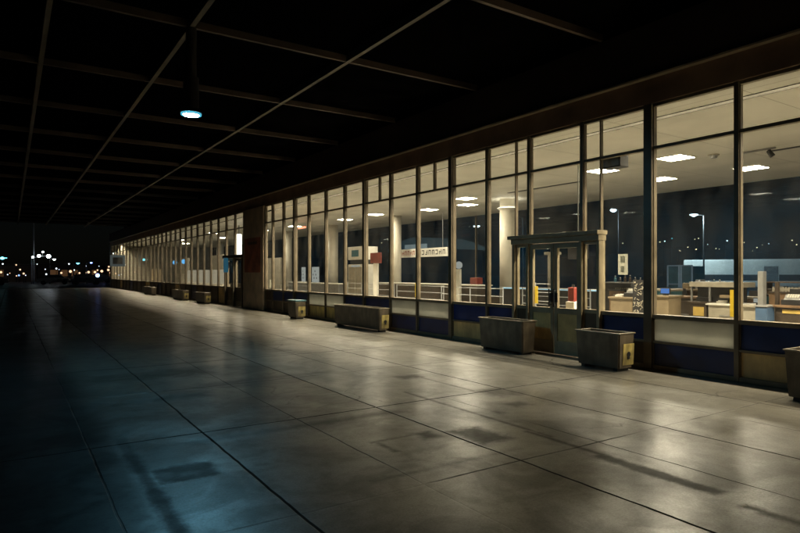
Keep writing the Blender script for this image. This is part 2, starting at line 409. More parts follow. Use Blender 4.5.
# mullions
for e in edges + far_edges:
    w = thick.get(e, .036)
    d = .02 if e in thick else 0
    z0 = 2.38 if e in (7.34, 8.69) else 0.002
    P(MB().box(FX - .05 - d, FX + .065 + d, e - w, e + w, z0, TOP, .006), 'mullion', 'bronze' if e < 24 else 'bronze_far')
# lower panels: (upper, lower) by bay counted along the edges list
LOW = {3.13: ('navy', 'tan'), 4.53: ('frost', 'navy'), 5.96: ('navy', 'brown_panel'), 8.69: ('navy', 'navy'), 9.97: ('navy', 'tan'),
       11.26: ('frost', 'navy'), 12.69: ('frost', 'navy'), 14.0: ('navy', 'brown_panel'), 15.46: ('navy', 'brown_panel'),
       16.74: ('frost', 'yellow_panel'), 18.1: ('frost', 'yellow_panel'), 19.47: ('navy', 'navy'), 20.72: ('navy', 'brown_panel'),
       21.8: ('navy', 'brown_panel'), 22.96: ('brown_panel', 'brown_panel')}
SPLIT = {5.96: .45, 11.26: .48, 14.0: .42}      # bays whose top light has an extra upright
def bay(a, b, wa, wb, low, split=None, farwing=False):
    a += wa; b -= wb
    fr = MB()
    fr.box(FX - .035, FX + .06, a, b, TRANS - .025, TRANS + .025, .004)
    fr.box(FX - .045, FX + .10, a, b, SILL - .045, SILL + .02, .004)
    fr.box(FX - .03, FX + .06, a, b, TOP - .05, TOP, .004)
    fr.box(FX - .02, FX + .05, a - .004, a + .012, .076, TOP - .002).box(FX - .02, FX + .05, b - .012, b + .004, .076, TOP - .002)
    if split: fr.box(FX - .03, FX + .05, a + (b - a) * split - .02, a + (b - a) * split + .02, TRANS + .026, TOP - .051)
    if not farwing: fr.box(FX - .04, FX + .06, a, b, MID - .02, MID + .02, .004)
    fr.box(FX - .04, FX + .06, a, b, .004, .075, .004)
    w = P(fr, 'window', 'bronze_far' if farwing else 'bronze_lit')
    P(MB().box(FX + .018, FX + .026, a - .004, b + .004, TRANS + .02, TOP - .04), 'pane', 'glass', w)
    P(MB().box(FX + .018, FX + .026, a - .004, b + .004, SILL + .015, TRANS - .02), 'pane', 'glass', w)
    up, lo = low
    if farwing:
        P(MB().box(FX, FX + .04, a - .004, b + .004, .07, SILL - .04), 'lower_panel', up)
    else:
        P(MB().box(FX, FX + .04, a - .004, b + .004, MID + .015, SILL - .04), 'lower_panel', up)
        P(MB().box(FX + .003, FX + .04, a - .004, b + .004, .07, MID - .015), 'lower_panel', lo)
for a, b in zip(edges, edges[1:]):
    wa, wb = thick.get(a, .036), thick.get(b, .036)
    if a == 7.34: continue                         # the entrance
    if a == 5.96: bay(a, DOOR[0], wa, .0, LOW[a], None)
    elif a == 8.69: bay(DOOR[1], b, .0, wb, LOW[a], None)
    else: bay(a, b, wa, wb, LOW.get(a, ('navy', 'tan')), SPLIT.get(a))
fl = ['brown_panel', 'brown_panel', 'tan', 'brown_panel', 'brown_panel', 'brown_panel', 'navy']
FARDOOR = (26.45, 29.17)
for i, (a, b) in enumerate(zip(far_edges, far_edges[1:])):
    if b <= FARDOOR[1] + .01: continue
    bay(a, b, .036, .036, (fl[i % len(fl)],) * 2, None, True)
# above the entrance
w = P(MB().box(FX - .035, FX + .06, 7.376, 8.654, TRANS - .025, TRANS + .025, .004).box(FX - .02, FX + .05, 7.37, 7.388, 2.37, TOP - .002).box(FX - .02, FX + .05, 8.642, 8.66, 2.37, TOP - .002).box(FX - .03, FX + .06, 7.376, 8.654, TOP - .05, TOP, .004), 'window', 'bronze_lit')
P(MB().box(FX + .018, FX + .026, 7.372, 8.658, TRANS + .02, TOP - .04), 'pane', 'glass', w)
P(MB().box(FX + .018, FX + .026, 7.372, 8.658, 2.36, TRANS - .02), 'pane', 'glass', w)
for a, b, s in ((DOOR[0], 7.304, 1), (8.726, DOOR[1], 1)):       # the strips of glass over the side lights
    w = P(MB().box(FX - .035, FX + .06, a, b, TRANS - .025, TRANS + .025, .004).box(FX - .02, FX + .05, a - .002, a + .012, 2.37, TOP - .002).box(FX - .02, FX + .05, b - .012, b + .002, 2.37, TOP - .002).box(FX - .03, FX + .06, a, b, TOP - .05, TOP, .004), 'window', 'bronze_lit')
    P(MB().box(FX + .018, FX + .026, a - .003, b + .003, TRANS + .02, TOP - .04), 'pane', 'glass', w)
    P(MB().box(FX + .018, FX + .026, a - .003, b + .003, 2.36, TRANS - .02), 'pane', 'glass', w)
# entrance: frame, two leaves, two side lights
ef = MB()
ef.box(FX - .16, FX + .12, DOOR[0] - .05, DOOR[1] + .10, 2.285, 2.36, .008)
ef.box(FX - .11, FX + .10, DOOR[0] - .036, DOOR[1] + .04, 2.18, 2.283, .006)
for y in (DOOR[0], 7.34, 8.69, DOOR[1]):
    ef.box(FX - .09, FX + .08, y - .03, y + .03, .003, 2.178, .006)
P(ef, 'door_frame', 'door_tan')
for y0, y1 in ((DOOR[0] + .037, 7.303), (8.727, DOOR[1] - .037)):
    s = P(MB().box(FX - .02, FX + .04, y0 - .002, y0 + .02, .02, 2.17).box(FX - .02, FX + .04, y1 - .02, y1 + .002, .02, 2.17).box(FX - .03, FX + .05, y0, y1, .85, .92).box(FX - .03, FX + .05, y0, y1, .004, .09).box(FX - .03, FX + .05, y0, y1, 2.12, 2.176), 'side_light', 'door_tan')
    P(MB().box(FX + .005, FX + .013, y0, y1, .91, 2.13), 'pane', 'glass', s)
    P(MB().box(FX - .01, FX + .03, y0, y1, .085, .855), 'lower_panel', 'brown_panel', s)
for y0, y1, hs in ((7.38, 8.005, 1), (8.025, 8.65, -1)):
    d = MB()
    d.box(FX - .04, FX + .03, y0, y0 + .075, .015, 2.165, .005).box(FX - .04, FX + .03, y1 - .075, y1, .015, 2.165, .005)
    d.box(FX - .038, FX + .028, y0 + .076, y1 - .076, 2.07, 2.163).box(FX - .038, FX + .028, y0 + .076, y1 - .076, .80, .91)
    d.box(FX - .038, FX + .028, y0 + .076, y1 - .076, .017, .27)
    d = P(d, 'door', 'door_tan')
    P(MB().box(FX - .008, FX, y0 + .07, y1 - .07, .90, 2.08), 'pane', 'glass', d)
    P(MB().box(FX - .02, FX + .015, y0 + .07, y1 - .07, .26, .81), 'kick_panel', 'tan', d)
    yh = y1 - .05 if hs == 1 else y0 + .05
    hnd = MB().tube((FX - .11, yh, .93), (FX - .11, yh, 1.28), .014).tube((FX - .11, yh, .97), (FX - .04, yh, .97), .011).tube((FX - .11, yh, 1.24), (FX - .04, yh, 1.24), .011)
    hnd.box(FX - .055, FX - .041, yh - .04, yh + .04, 1.02, 1.2)
    P(hnd, 'handle', 'dark', d)
# far entrance
ff = MB().box(FX - .22, FX + .1, 26.5, 29.13, 2.27, 2.42, .01)
for y in (26.52, 27.78, 29.1): ff.box(FX - .12, FX + .1, y - .05, y + .05, .003, 2.268)
P(ff, 'door_frame', 'bronze')
for y0, y1 in ((26.575, 27.725), (27.835, 29.045)):
    d = MB().box(FX - .03, FX + .03, y0, y0 + .09, .01, 2.26).box(FX - .03, FX + .03, y1 - .09, y1, .01, 2.26)
    d.box(FX - .028, FX + .028, y0 + .091, y1 - .091, .78, .9).box(FX - .028, FX + .028, y0 + .091, y1 - .091, .012, .25).box(FX - .028, FX + .028, y0 + .091, y1 - .091, 2.16, 2.258)
    d = P(d, 'door', 'bronze_lit')
    P(MB().box(FX - .004, FX + .004, y0 + .085, y1 - .085, .89, 2.17), 'pane', 'glass', d)
    P(MB().box(FX - .015, FX + .015, y0 + .085, y1 - .085, .24, .79), 'kick_panel', 'brown_panel', d)
for a, b in ((26.486, 27.77), (27.85, 29.13)):
    w = P(MB().box(FX - .035, FX + .06, a, b, TRANS - .025, TRANS + .025).box(FX - .02, FX + .05, a - .002, a + .012, 2.43, TOP - .002).box(FX - .02, FX + .05, b - .012, b + .002, 2.43, TOP - .002).box(FX - .03, FX + .06, a, b, TOP - .05, TOP), 'window', 'bronze_lit')
    P(MB().box(FX + .018, FX + .026, a, b, TRANS + .02, TOP - .04), 'pane', 'glass', w)
    P(MB().box(FX + .018, FX + .026, a, b, 2.42, TRANS - .02), 'pane', 'glass', w)
# solid pier with posters
P(MB().box(FX - .10, FX + .10, PIER[0], PIER[1], 0.002, TOP, .01), 'pier', 'pier')
# lintel, lip, fascia, back gutter wall, roof
Y0, Y1 = -8.0, 70.0
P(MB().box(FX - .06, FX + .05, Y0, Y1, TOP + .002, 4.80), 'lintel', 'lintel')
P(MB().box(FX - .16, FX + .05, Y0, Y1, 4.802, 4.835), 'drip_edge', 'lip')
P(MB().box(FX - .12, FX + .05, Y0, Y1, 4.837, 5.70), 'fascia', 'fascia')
P(MB().box(FX + .052, 20.2, Y0, Y1, 4.86, 5.2), 'roof', 'soffit')
P(MB().box(FX + .053, 9.898, Y0 + .3, Y1 - .3, 4.45, 4.60), 'ceiling', 'ceiling')
P(MB().box(10.102, 19.6, Y0 + .3, Y1 - .3, 4.45, 4.60), 'ceiling', 'ceiling')
def add_slot_fill(y_from, y_to, mat):            # added hidden fill that brightens the paving, one emitter quad per length
    strip = MB(); ya = y_from
    while ya < y_to - .1:
        yb = min(ya + 1.25, y_to)
        strip.bm.faces.new([strip.bm.verts.new(c) for c in ((9.94, ya, 4.56), (9.94, yb, 4.56), (10.06, yb, 4.56), (10.06, ya, 4.56))])
        ya = yb
    bmesh.ops.remove_doubles(strip.bm, verts=strip.bm.verts, dist=.0005)
    o = P(strip, 'slot_fill', mat)
    if o.data.polygons[0].normal.z > 0: o.data.flip_normals()
add_slot_fill(Y0 + .4, 26.0, 'fill_slot')
add_slot_fill(26.6, Y1 - .4, 'fill_slot_dim')
P(MB().box(9.90, 9.918, Y0 + .3, Y1 - .3, 4.44, 4.60).box(10.082, 10.10, Y0 + .3, Y1 - .3, 4.44, 4.60).box(9.90, 10.10, Y0 + .3, Y1 - .3, 4.601, 4.64), 'slot_fill_trough', 'trough')  # trough that shapes the added slot fill
P(MB().box(FX + .01, 19.6, Y1 - .29, Y1, -.1, 4.85), 'end_wall', 'offwhite')
P(MB().box(FX + .01, 19.6, Y0, Y0 + .29, -.1, 4.85), 'end_wall', 'offwhite')
P(MB().box(FX - .04, FX + .1, HALLEND + .04, Y1, .002, TOP), 'end_panel', 'brown_panel')
P(MB().box(FX - .04, FX + .1, Y0, -5.04, .002, TOP), 'end_panel', 'brown_panel')
# rear glazing
P(MB().box(19.45, 19.6, Y0 + .3, Y1 - .3, -.1, .45), 'rear_wall', 'brown_panel')
yy = Y0 + .3
while yy < Y1 - .5:
    y2 = min(yy + 7.6, Y1 - .3)
    w = P(MB().box(19.46, 19.58, yy, yy + .06, .452, 4.448).box(19.47, 19.57, yy + .062, y2, .452, .50), 'rear_window', 'bronze')
    P(MB().box(19.52, 19.53, yy + .05, y2, .49, 4.448), 'pane', 'rear_glass', w)
    yy = y2
# round columns inside, each with an uplight collar near the top
for cy in (17.0, 25.1, 32.0, 39.0, 47.0, 55.0):
    c = P(MB().tube((16.2, cy, .021), (16.2, cy, 4.449), .31, seg=32), 'column', 'column', smooth=False)
    for p in c.data.polygons: p.use_smooth = len(p.vertices) == 4
P(MB().tube((16.2, 17.0, 4.02), (16.2, 17.0, 4.10), .32, .42, seg=32), 'uplight_collar', 'white')
P(MB().tube((16.2, 17.0, 4.101), (16.2, 17.0, 4.106), .41, seg=32), 'uplight_lens', 'uplight')
# linear vents in the ceiling
for x, y in ((14.9, 14.0), (12.2, 20.0), (14.9, 5.2)):
    P(MB().box(x - .06, x + .06, y - 1.6, y + 1.6, 4.435, 4.449), 'ceiling_vent', 'dark')

# ------------------------------------------------------------------ things fixed to the building
# ceiling light panels
def ceil_light(x, y, label, mat='panel_light', sx=.32, sy=.32, group='ceiling light panels in the hall'):
    t = thing('ceiling_light', (x, y, 4.45), label, 'ceiling light', group)
    f = MB()
    f.box(-sx - .03, sx + .03, -sy - .03, -sy, -.025, -.002).box(-sx - .03, sx + .03, sy, sy + .03, -.025, -.002)
    f.box(-sx - .03, -sx, -sy, sy, -.025, -.002).box(sx, sx + .03, -sy, sy, -.025, -.002)
    f.build('frame', M['white'], t)
    MB().box(-sx + .001, sx - .001, -sy + .001, sy - .001, -.018, -.004).build('diffuser', M[mat], t)
    return t
ceil_light(13.75, 8.5, 'bright square ceiling panel nearest the glass, seen above the window right of the thick post')
ceil_light(13.78, 10.7, 'bright square ceiling panel seen just above the dark speaker box over the entrance')
ceil_light(16.8, 8.2, 'bright square ceiling panel seen through the rightmost window')
ceil_light(16.5, 10.66, 'small bright ceiling panel seen behind the thick post right of the entrance')
ceil_light(15.8, 21.65, 'bright ceiling panel above the hanging sign board with rust lettering')
ceil_light(14.9, 24.9, 'slim ceiling panel above the red square sign on a pole')
ceil_light(15.0, 28.2, 'slim ceiling panel above the white cabinet with a small window')
ceil_light(16.0, 19.2, 'low bright ceiling panel beside the cream round column')
ceil_light(14.6, 17.6, 'bright ceiling panel in front of the cream round column', sx=.30)
fg = 'ceiling light panels of the far wing'
for x, y in ((14.6, 34.), (14.2, 38.5), (12.2, 43.), (14.5, 48.5), (12.4, 54.), (14.3, 60.)):
    ceil_light(x, y, 'small lit ceiling panel in the dim far wing beyond the brown pier', group=fg)
for x, y in ((13.6, 3.2), (13.6, -2.0)):
    ceil_light(x, y, 'lit ceiling panel of the hall beyond the picture edge', group='ceiling light panels off the picture')
# small ceiling fittings
t = thing('smoke_detector', (14.2, 7.8, 4.45), 'round grey smoke detector on the ceiling between two light panels', 'smoke detector')
MB().tube((0, 0, -.03), (0, 0, -.001), .13, seg=20).build('base', M['offwhite'], t)
MB().tube((0, 0, -.09), (0, 0, -.031), .07, .10, seg=20).build('sensor', M['grey'], t)
t = thing('ceiling_spotlight', (14.5, 6.9, 4.45), 'small dark spotlight on a short ceiling track by the rightmost light panel', 'spotlight')
MB().box(-.03, .03, -.35, .35, -.04, -.001).build('track', M['grey'], t)
MB().tube((0, -.2, -.06), (.03, -.28, -.20), .05, .06).tube((0, -.2, -.09), (0, -.2, -.041), .015).build('lamp_head', M['dark'], t)
t = thing('wall_speaker', (9.18, 6.85, 3.60), 'dark boxy loudspeaker hung behind the glass right above the entrance', 'loudspeaker')
MB().box(-.12, .12, -.20, .20, -.11, .11, .015).build('cabinet', M['dark'], t)
MB().box(-.124, -.121, -.17, .17, -.08, .08).build('grille', M['grey'], t)
MB().tube((-.23, 0, .06), (-.12, 0, .06), .02).build('bracket', M['dark'], t)

# pendant lamp and canopy
CAN_Z = 5.70
can = thing('canopy', (-6, 26, CAN_Z), 'dark flat canopy roof on a grid of thin grey beams over the pavement', 'canopy')
def PC(x0, x1, y0, y1, z0, z1, name, mat): return MB().box(x0 + 6, x1 + 6, y0 - 26, y1 - 26, z0 - CAN_Z, z1 - CAN_Z).build(name, M[mat], can)
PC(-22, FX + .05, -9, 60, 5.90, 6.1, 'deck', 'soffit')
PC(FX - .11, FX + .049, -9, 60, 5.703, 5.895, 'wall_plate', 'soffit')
xs = [5.5, 2.53, .49, -2.2, -4.9, -7.6, -10.3, -13.0, -15.7, -18.4, -21.1]
ys = [round(10.24 + 3.4 * k, 2) for k in range(-5, 15)]
for x in xs: PC(x - .04, x + .04, -9, 60, 5.70, 5.84, 'long_beam', 'beam')
for y in ys: PC(-22, FX - .112, y - .032, y + .032, 5.706, 5.83, 'cross_beam', 'beam_brown' if y < 33 else 'beam_shaded')
t = thing('pendant_lamp', (2.53, 10.24, 4.25), 'cold white round lamp hanging on a dark tube under the canopy', 'lamp')
MB().tube((0, 0, .62), (0, 0, 1.45), .085, seg=24).build('stem', M['lamp_metal'], t, smooth=False)
MB().tube((0, 0, .10), (0, 0, .621), .125, seg=24).tube((0, 0, .02), (0, 0, .101), .178, .128, seg=32).build('housing', M['lamp_metal'], t)
MB().tube((0, 0, -.012), (0, 0, .019), .128, seg=32).build('lens', M['pendant'], t)
ring = MB()  # glowing ring that stands for the halo around the lens
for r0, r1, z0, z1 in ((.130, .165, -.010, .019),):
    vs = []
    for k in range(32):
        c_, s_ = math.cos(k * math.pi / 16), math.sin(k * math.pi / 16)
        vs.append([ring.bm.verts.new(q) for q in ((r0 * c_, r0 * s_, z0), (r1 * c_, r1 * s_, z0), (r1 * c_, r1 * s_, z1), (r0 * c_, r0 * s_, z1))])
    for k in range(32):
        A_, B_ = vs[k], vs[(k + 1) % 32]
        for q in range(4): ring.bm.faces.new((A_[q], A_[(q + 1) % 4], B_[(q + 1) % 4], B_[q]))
ring.build('halo_ring', M['pendant_halo'], t)

# posters on the pier and signs on the facade
t = tag(MB().box(-.02, 0, -.98, .98, -.75, .75, .004).build('poster', M['poster_red'], loc=(FX - .103, 25.1, 2.35)),
        'red brown poster on the brown pier', 'poster')
m = MB()
for k in range(7):
    m.box(-.026, -.0205, -.6 + k * .17, -.6 + k * .17 + .11, .46, .58)
m.build('lettering', M['dark_text'], t)
t = thing('blade_sign', (7.6, 60, 2.15), 'white framed picture sign standing out from the far end of the facade', 'sign')
MB().box(0, 1.26, -.03, .03, 0, 1.05).build('frame', M['sign_glow'], t)
MB().box(.22, 1.05, -.036, -.031, .22, .83).build('picture', M['dark'], t)
MB().tube((1.2, 0, .5), (1.36, 0, .5), .03).build('bracket', M['dark'], t)
t = thing('door_sign', (8.72, 28.6, 1.6), 'narrow blue sign beside the far entrance', 'sign')
MB().box(-.04, .0, -.32, .32, 0, .72, .01).build('panel', M['door_sign'], t)
MB().box(.001, .14, -.05, .05, .2, .5).build('bracket', M['dark'], t)

# sheets of paper on the inside of the glass
def sheet(name, y0, y1, z0, z1, mat, label, cat, marks=()):
    o = MB().box(-.004, .004, y0 - (y0 + y1) / 2, y1 - (y0 + y1) / 2, 0, z1 - z0).build(name, M[mat], loc=(FX + .034, (y0 + y1) / 2, z0))
    tag(o, label, cat)
    for (a, b, c, d) in marks:
        w, h = y1 - y0, z1 - z0
        MB().box(-.006, -.0045, (a - .5) * w, (b - .5) * w, c * h, d * h).build('print', M['print'], o)
    return o
sheet('notice', 4.575, 4.66, .94, 1.34, 'yellow_paper', 'tall yellow notice on the glass beside the post of the rightmost window', 'notice')
sheet('notice', 12.735, 12.86, .95, 1.32, 'yellow_paper', 'short yellow notice on the glass between two pale lower panels, below the sign board', 'notice')
sheet('notice', 8.50, 8.60, .97, 1.32, 'yellow_paper', 'yellow notice seen through the left leaf of the entrance door', 'notice')
sheet('notice', 6.41, 6.60, 1.56, 1.92, 'paper', 'white notice with two grey printed blocks right of the entrance', 'notice', ((.25, .75, .58, .9), (.3, .7, .12, .42)))
sheet('notice', 23.05, 23.4, .95, 1.3, 'paper', 'small cream notice low in the window next to the brown pier', 'notice')

# ------------------------------------------------------------------ bins along the facade
def trough(x0, x1, y0, y1, h, label, yel_side='y0', top='box_rim', yellow=True, cap=None):
    L_, D_ = y1 - y0, x1 - x0
    t = thing('litter_bin' if cap else 'planter', (x0, y0, 0), label, 'litter bin' if cap else 'planter', None if cap else 'metal planters along the facade')
    b = MB()
    tp = .03
    # body slightly narrower at the foot
    bm_ = b.bm
    lo = [(tp, tp), (D_ - tp, tp), (D_ - tp, L_ - tp), (tp, L_ - tp)]
    hi = [(0, 0), (D_, 0), (D_, L_), (0, L_)]
    v0 = [bm_.verts.new((x, y, .05)) for x, y in lo]; v1 = [bm_.verts.new((x, y, h)) for x, y in hi]
    wl = .03
    v2 = [bm_.verts.new((x, y, h)) for x, y in ((wl, wl), (D_ - wl, wl), (D_ - wl, L_ - wl), (wl, L_ - wl))]
    v3 = [bm_.verts.new((x, y, h - .14)) for x, y in ((wl, wl), (D_ - wl, wl), (D_ - wl, L_ - wl), (wl, L_ - wl))]
    bm_.faces.new(v0[::-1]); bm_.faces.new(v3)
    for i in range(4):
        j = (i + 1) % 4
        bm_.faces.new((v0[i], v0[j], v1[j], v1[i])); bm_.faces.new((v1[i], v1[j], v2[j], v2[i])); bm_.faces.new((v2[i], v2[j], v3[j], v3[i]))
    bmesh.ops.bevel(bm_, geom=[e for e in bm_.edges if abs(e.verts[0].co.z - e.verts[1].co.z) > .3], offset=.02, segments=2, affect='EDGES')
    b.build('body', M['box'], t)
    r = MB()
    o = .012
    r.box(-o, wl, -o, L_ + o, h + .002, h + .022, .006).box(D_ - wl, D_ + o, -o, L_ + o, h + .002, h + .022, .006)
    r.box(wl + .001, D_ - wl - .001, -o, wl, h + .002, h + .022, .006).box(wl + .001, D_ - wl - .001, L_ - wl, L_ + o, h + .002, h + .022, .006)
    r.build('rim', M[top], t)
    for fy in (.08, L_ - .16):
        MB().box(.06, D_ - .06, fy, fy + .08, .002, .052).build('foot', M['dark'], t)
    soil = MB(); nx, ny = 5, max(6, int(L_ / .12)); random.seed(int(y0 * 10))
    gv = [[soil.bm.verts.new((wl + (D_ - 2 * wl) * i / nx, wl + (L_ - 2 * wl) * j / ny, h - .09 + random.uniform(-.025, .035))) for j in range(ny + 1)] for i in range(nx + 1)]
    for i in range(nx):
        for j in range(ny): soil.bm.faces.new((gv[i][j], gv[i + 1][j], gv[i + 1][j + 1], gv[i][j + 1]))
    if not cap: soil.build('soil', M['soil'], t, smooth=True)
    else: soil.bm.free()
    if yellow:
        # end panel follows the taper of the end wall
        pz0, pz1 = .10, h * .74
        s = lambda z: tp * (1 - (z - .05) / (h - .05)) - .004
        pm = MB()
        x_a, x_b = D_ * .28, D_ * .97
        vs = [pm.bm.verts.new(c) for c in ((x_a, s(pz0), pz0), (x_b, s(pz0), pz0), (x_b, s(pz1), pz1), (x_a, s(pz1), pz1))]
        ws = [pm.bm.verts.new((v.co.x, v.co.y - .006, v.co.z)) for v in vs]
        pm.bm.faces.new(vs); pm.bm.faces.new(ws[::-1])
        for i in range(4): pm.bm.faces.new((vs[i], vs[(i + 1) % 4], ws[(i + 1) % 4], ws[i]))
        pn = pm.build('end_panel', M['bin_yellow'], t)
        cx = (x_a + x_b) / 2; cz = (pz0 + pz1) / 2
        MB().tube((cx, s(cz) - .014, cz), (cx, s(cz) - .0065, cz), .045, seg=18).box(cx - .03, cx + .03, s(cz) - .013, s(cz) - .0065, cz - .075, cz - .045).build('lock', M['dark'], pn)
    if cap:
        MB().box(-.02, D_ + .02, -.02, L_ + .02, h + .024, h + .07, .012).build('lid', M[cap], t)
    return t
trough(8.12, 8.52, 5.98, 6.86, .60, 'brown metal planter with a yellow end right of the entrance doors')
trough(8.22, 8.60, 8.22, 9.50, .64, 'plain brown metal planter standing left of the entrance doors', yellow=False)
trough(8.18, 8.50, 13.46, 16.1, .62, 'long brown metal planter with a narrow yellow end under the middle windows')
trough(8.10, 8.48, 18.8, 19.5, .58, 'short bin with a teal lid and yellow end under the middle windows', cap='teal')
trough(8.10, 8.52, 2.2, 3.56, .62, 'brown metal planter cut off by the right edge of the picture', yellow=False)
trough(8.18, 8.52, 30.5, 32.2, .55, 'low dark planter far along the facade left of the far entrance')
trough(8.18, 8.52, 35.0, 37.6, .55, 'long low dark planter in front of the far wing, second beyond the far entrance')
trough(8.18, 8.52, 44.0, 47.0, .55, 'farthest low dark planter in front of the far wing', yellow=False)

# ------------------------------------------------------------------ inside the hall
FZ = .02
def counter(x, y0, y1, h, d, label, body='darkbrown', top='offwhite', rows=0, rowmat='offwhite', name='counter', plate=None, skirt=None):
    t = thing(name, (x, y0, FZ), label, 'counter')
    L_ = y1 - y0
    MB().box(0, d, 0, L_, .06, h - .045, .008).build('cabinet', M[body], t)
    MB().box(.04, d - .04, .03, L_ - .03, .001, .06).build('plinth', M['dark'], t)
    MB().box(-.05, d + .04, -.04, L_ + .04, h - .043, h, .008).build('top', M[top], t)
    for k in range(rows):
        z0 = .12 + k * (h - .22) / rows
        dr = MB().box(-.02, -.002, .03, L_ - .03, z0, z0 + (h - .22) / rows - .02, .004).build('drawer', M[rowmat], t)
        MB().box(-.04, -.021, L_ / 2 - .12, L_ / 2 + .12, z0 + .05, z0 + .07).build('handle', M['grey'], dr)
    if plate:
        MB().box(-.012, -.002, L_ * plate[0], L_ * plate[1], h - plate[2], h - plate[3]).build('plate', M['yellow'], t)
    return t
counter(13.0, 6.50, 7.26, .90, .6, 'cream drawer counter under the glass shelf in the rightmost but one window', 'offwhite', 'white', 3)
counter(13.0, 7.30, 7.68, .92, .6, 'dark counter end with a yellow plate beside the cream drawers', 'darkbrown', 'darkbrown', plate=(.15, .8, .32, .12))
t = thing('glass_shelf', (13.0, 6.52, 1.0), 'cream topped glass display shelf standing on the cream drawer counter', 'display shelf')
t.location.z = .925 + FZ
MB().box(-.04, .5, -.02, 1.16, .33, .44, .008).build('top', M['offwhite'], t)
for yy in (0, .70, 1.12): MB().box(-.02, .02, yy - .012, yy + .02, .001, .329).build('post', M['grey'], t)
MB().box(.2, .25, .03, 1.1, .001, .329).build('back_panel', M['dark'], t)
MB().box(.02, .196, .1, .5, .10, .16).build('tray', M['woodtan'], t)
counter(12.5, 7.9, 8.22, 1.05, .5, 'pale wood cabinet below the small blue screen', 'woodtan', 'woodtan')
t = thing('monitor', (12.62, 8.05, 1.072), 'small blue screen on the pale wood cabinet', 'monitor')
MB().box(-.02, .02, -.12, .12, .03, .17, .006).build('case', M['dark'], t)
MB().box(-.024, -.021, -.105, .105, .045, .155).build('screen', M['screen'], t)
MB().box(-.03, .05, -.05, .05, .001, .03).build('foot', M['dark'], t)
counter(13.6, 7.75, 8.6, 1.0, .6, 'dark brown counter behind the pale wood cabinet', 'darkbrown', 'brown', 2, 'darkbrown')
counter(14.6, 7.6, 9.2, 1.15, .5, 'cluttered back counter with a tan top left of the glass shelf', 'brown', 'woodtan')
for k, (yy, hh, mm) in enumerate(((7.75, .14, 'brown'), (7.98, .2, 'offwhite'), (8.2, .12, 'dark'), (8.5, .24, 'grey'), (8.85, .15, 'woodtan'))):
    tag(MB().box(-.1, .1, -.08, .08, 0, hh, .01).build('carton', M[mm], loc=(14.85, yy, FZ + 1.151)),
        ['brown small carton at the right end of the cluttered back counter', 'tall cream carton on the cluttered back counter', 'flat black carton in the middle of the cluttered back counter',
         'tallest grey carton on the cluttered back counter', 'tan carton at the left end of the cluttered back counter'][k], 'carton')
# right-hand counters
counter(12.0, 4.2, 5.42, .97, .6, 'dark brown counter with a yellow plate at the right edge', 'darkbrown', 'brown', plate=(.62, .9, .15, .08))
t = thing('partition', (12.9, 5.2, FZ), 'brown panelled screen with a pale lace pattern strip behind the right counter', 'partition')
MB().box(0, .05, -1.2, .75, .01, 1.16).build('panel', M['brown'], t)
MB().box(-.02, .07, -1.2, .75, 1.162, 1.19).build('rail', M['darkbrown'], t)
m = MB()
for k in range(16):
    y = -1.15 + k * .118
    m.tube((.02, y, 1.24), (.03, y, 1.24), .045, seg=10).box(.02, .03, y + .045, y + .075, 1.191, 1.29)
m.build('lace_strip', M['offwhite'], t)
tag(MB().box(-.07, .07, -.05, .05, 0, 1.6, .01).build('grey_post', M['grey'], loc=(12.05, 5.68, FZ)), 'tall grey post between the cream desk and the blue crate', 'post')
tag(MB().box(-.04, .04, -.03, .03, 0, 1.40, .008).build('grey_post', M['darkbrown'], loc=(12.25, 5.50, FZ)), 'short brown post right of the blue crate', 'post')
counter(12.3, 5.74, 6.15, .93, .5, 'narrow cream desk with a bluish screen next to the yellow notice', 'offwhite', 'offwhite')
t = thing('monitor', (12.42, 5.90, .952), 'white and blue screen on the narrow cream desk', 'monitor')
MB().box(-.03, .03, -.11, .11, .03, .15, .008).build('case', M['dark'], t)
MB().box(-.034, -.031, -.10, .10, .05, .13).build('screen', M['white_glow'], t)
MB().box(-.04, .05, -.05, .05, .001, .03).build('foot', M['dark'], t)
t = thing('stool_table', (11.9, 5.56, FZ), 'low stand carrying the blue crate', 'stand')
MB().box(-.17, .17, -.13, .13, .62, .66).build('top', M['offwhite'], t)
for sx in (-1, 1):
    for sy in (-1, 1): MB().box(sx * .15 - .015, sx * .15 + .015, sy * .11 - .015, sy * .11 + .015, .001, .619).build('leg', M['grey'], t)
t = thing('plastic_crate', (11.9, 5.56, FZ + .661), 'blue plastic crate on a low stand by the grey post', 'crate')
MB().box(-.14, .14, -.11, .11, .001, .27, .012).build('body', M['blue'], t)
MB().box(-.155, .155, -.125, .125, .271, .30, .006).build('rim', M['grey'], t)
# behind the bay right of the entrance
counter(12.5, 8.85, 9.46, .98, .6, 'plain tan desk right of the entrance below the white notice', 'woodtan', 'woodtan')
t = thing('counter_sign', (14.0, 9.6, FZ), 'black counter with pale marks on its front, behind the tan desk', 'counter')
MB().box(0, .5, 0, 1.25, .01, 1.28, .01).build('cabinet', M['dark'], t)
m = MB()
for k in range(8): m.box(-.012, -.001, .3 + k * .07, .3 + k * .07 + .045, 1.08, 1.16)
for k in range(5): m.box(-.012, -.001, .35 + k * .08, .35 + k * .08 + .06, 1.00, 1.03)
m.build('marks', M['offwhite'], t)
MB().box(-.05, .55, -.05, 1.3, 1.282, 1.31).build('top', M['grey'], t)
t = thing('pattern_screen', (11.0, 7.5, FZ), 'slim black and white patterned panel beside the thick post', 'panel')
MB().box(0, .04, 0, .27, .3, 1.42).build('board', M['dark'], t)
MB().box(.045, .09, .11, .16, .001, 1.1).box(-.12, .22, .04, .23, .001, .02).build('stand', M['grey'], t)
m = MB()
random.seed(3)
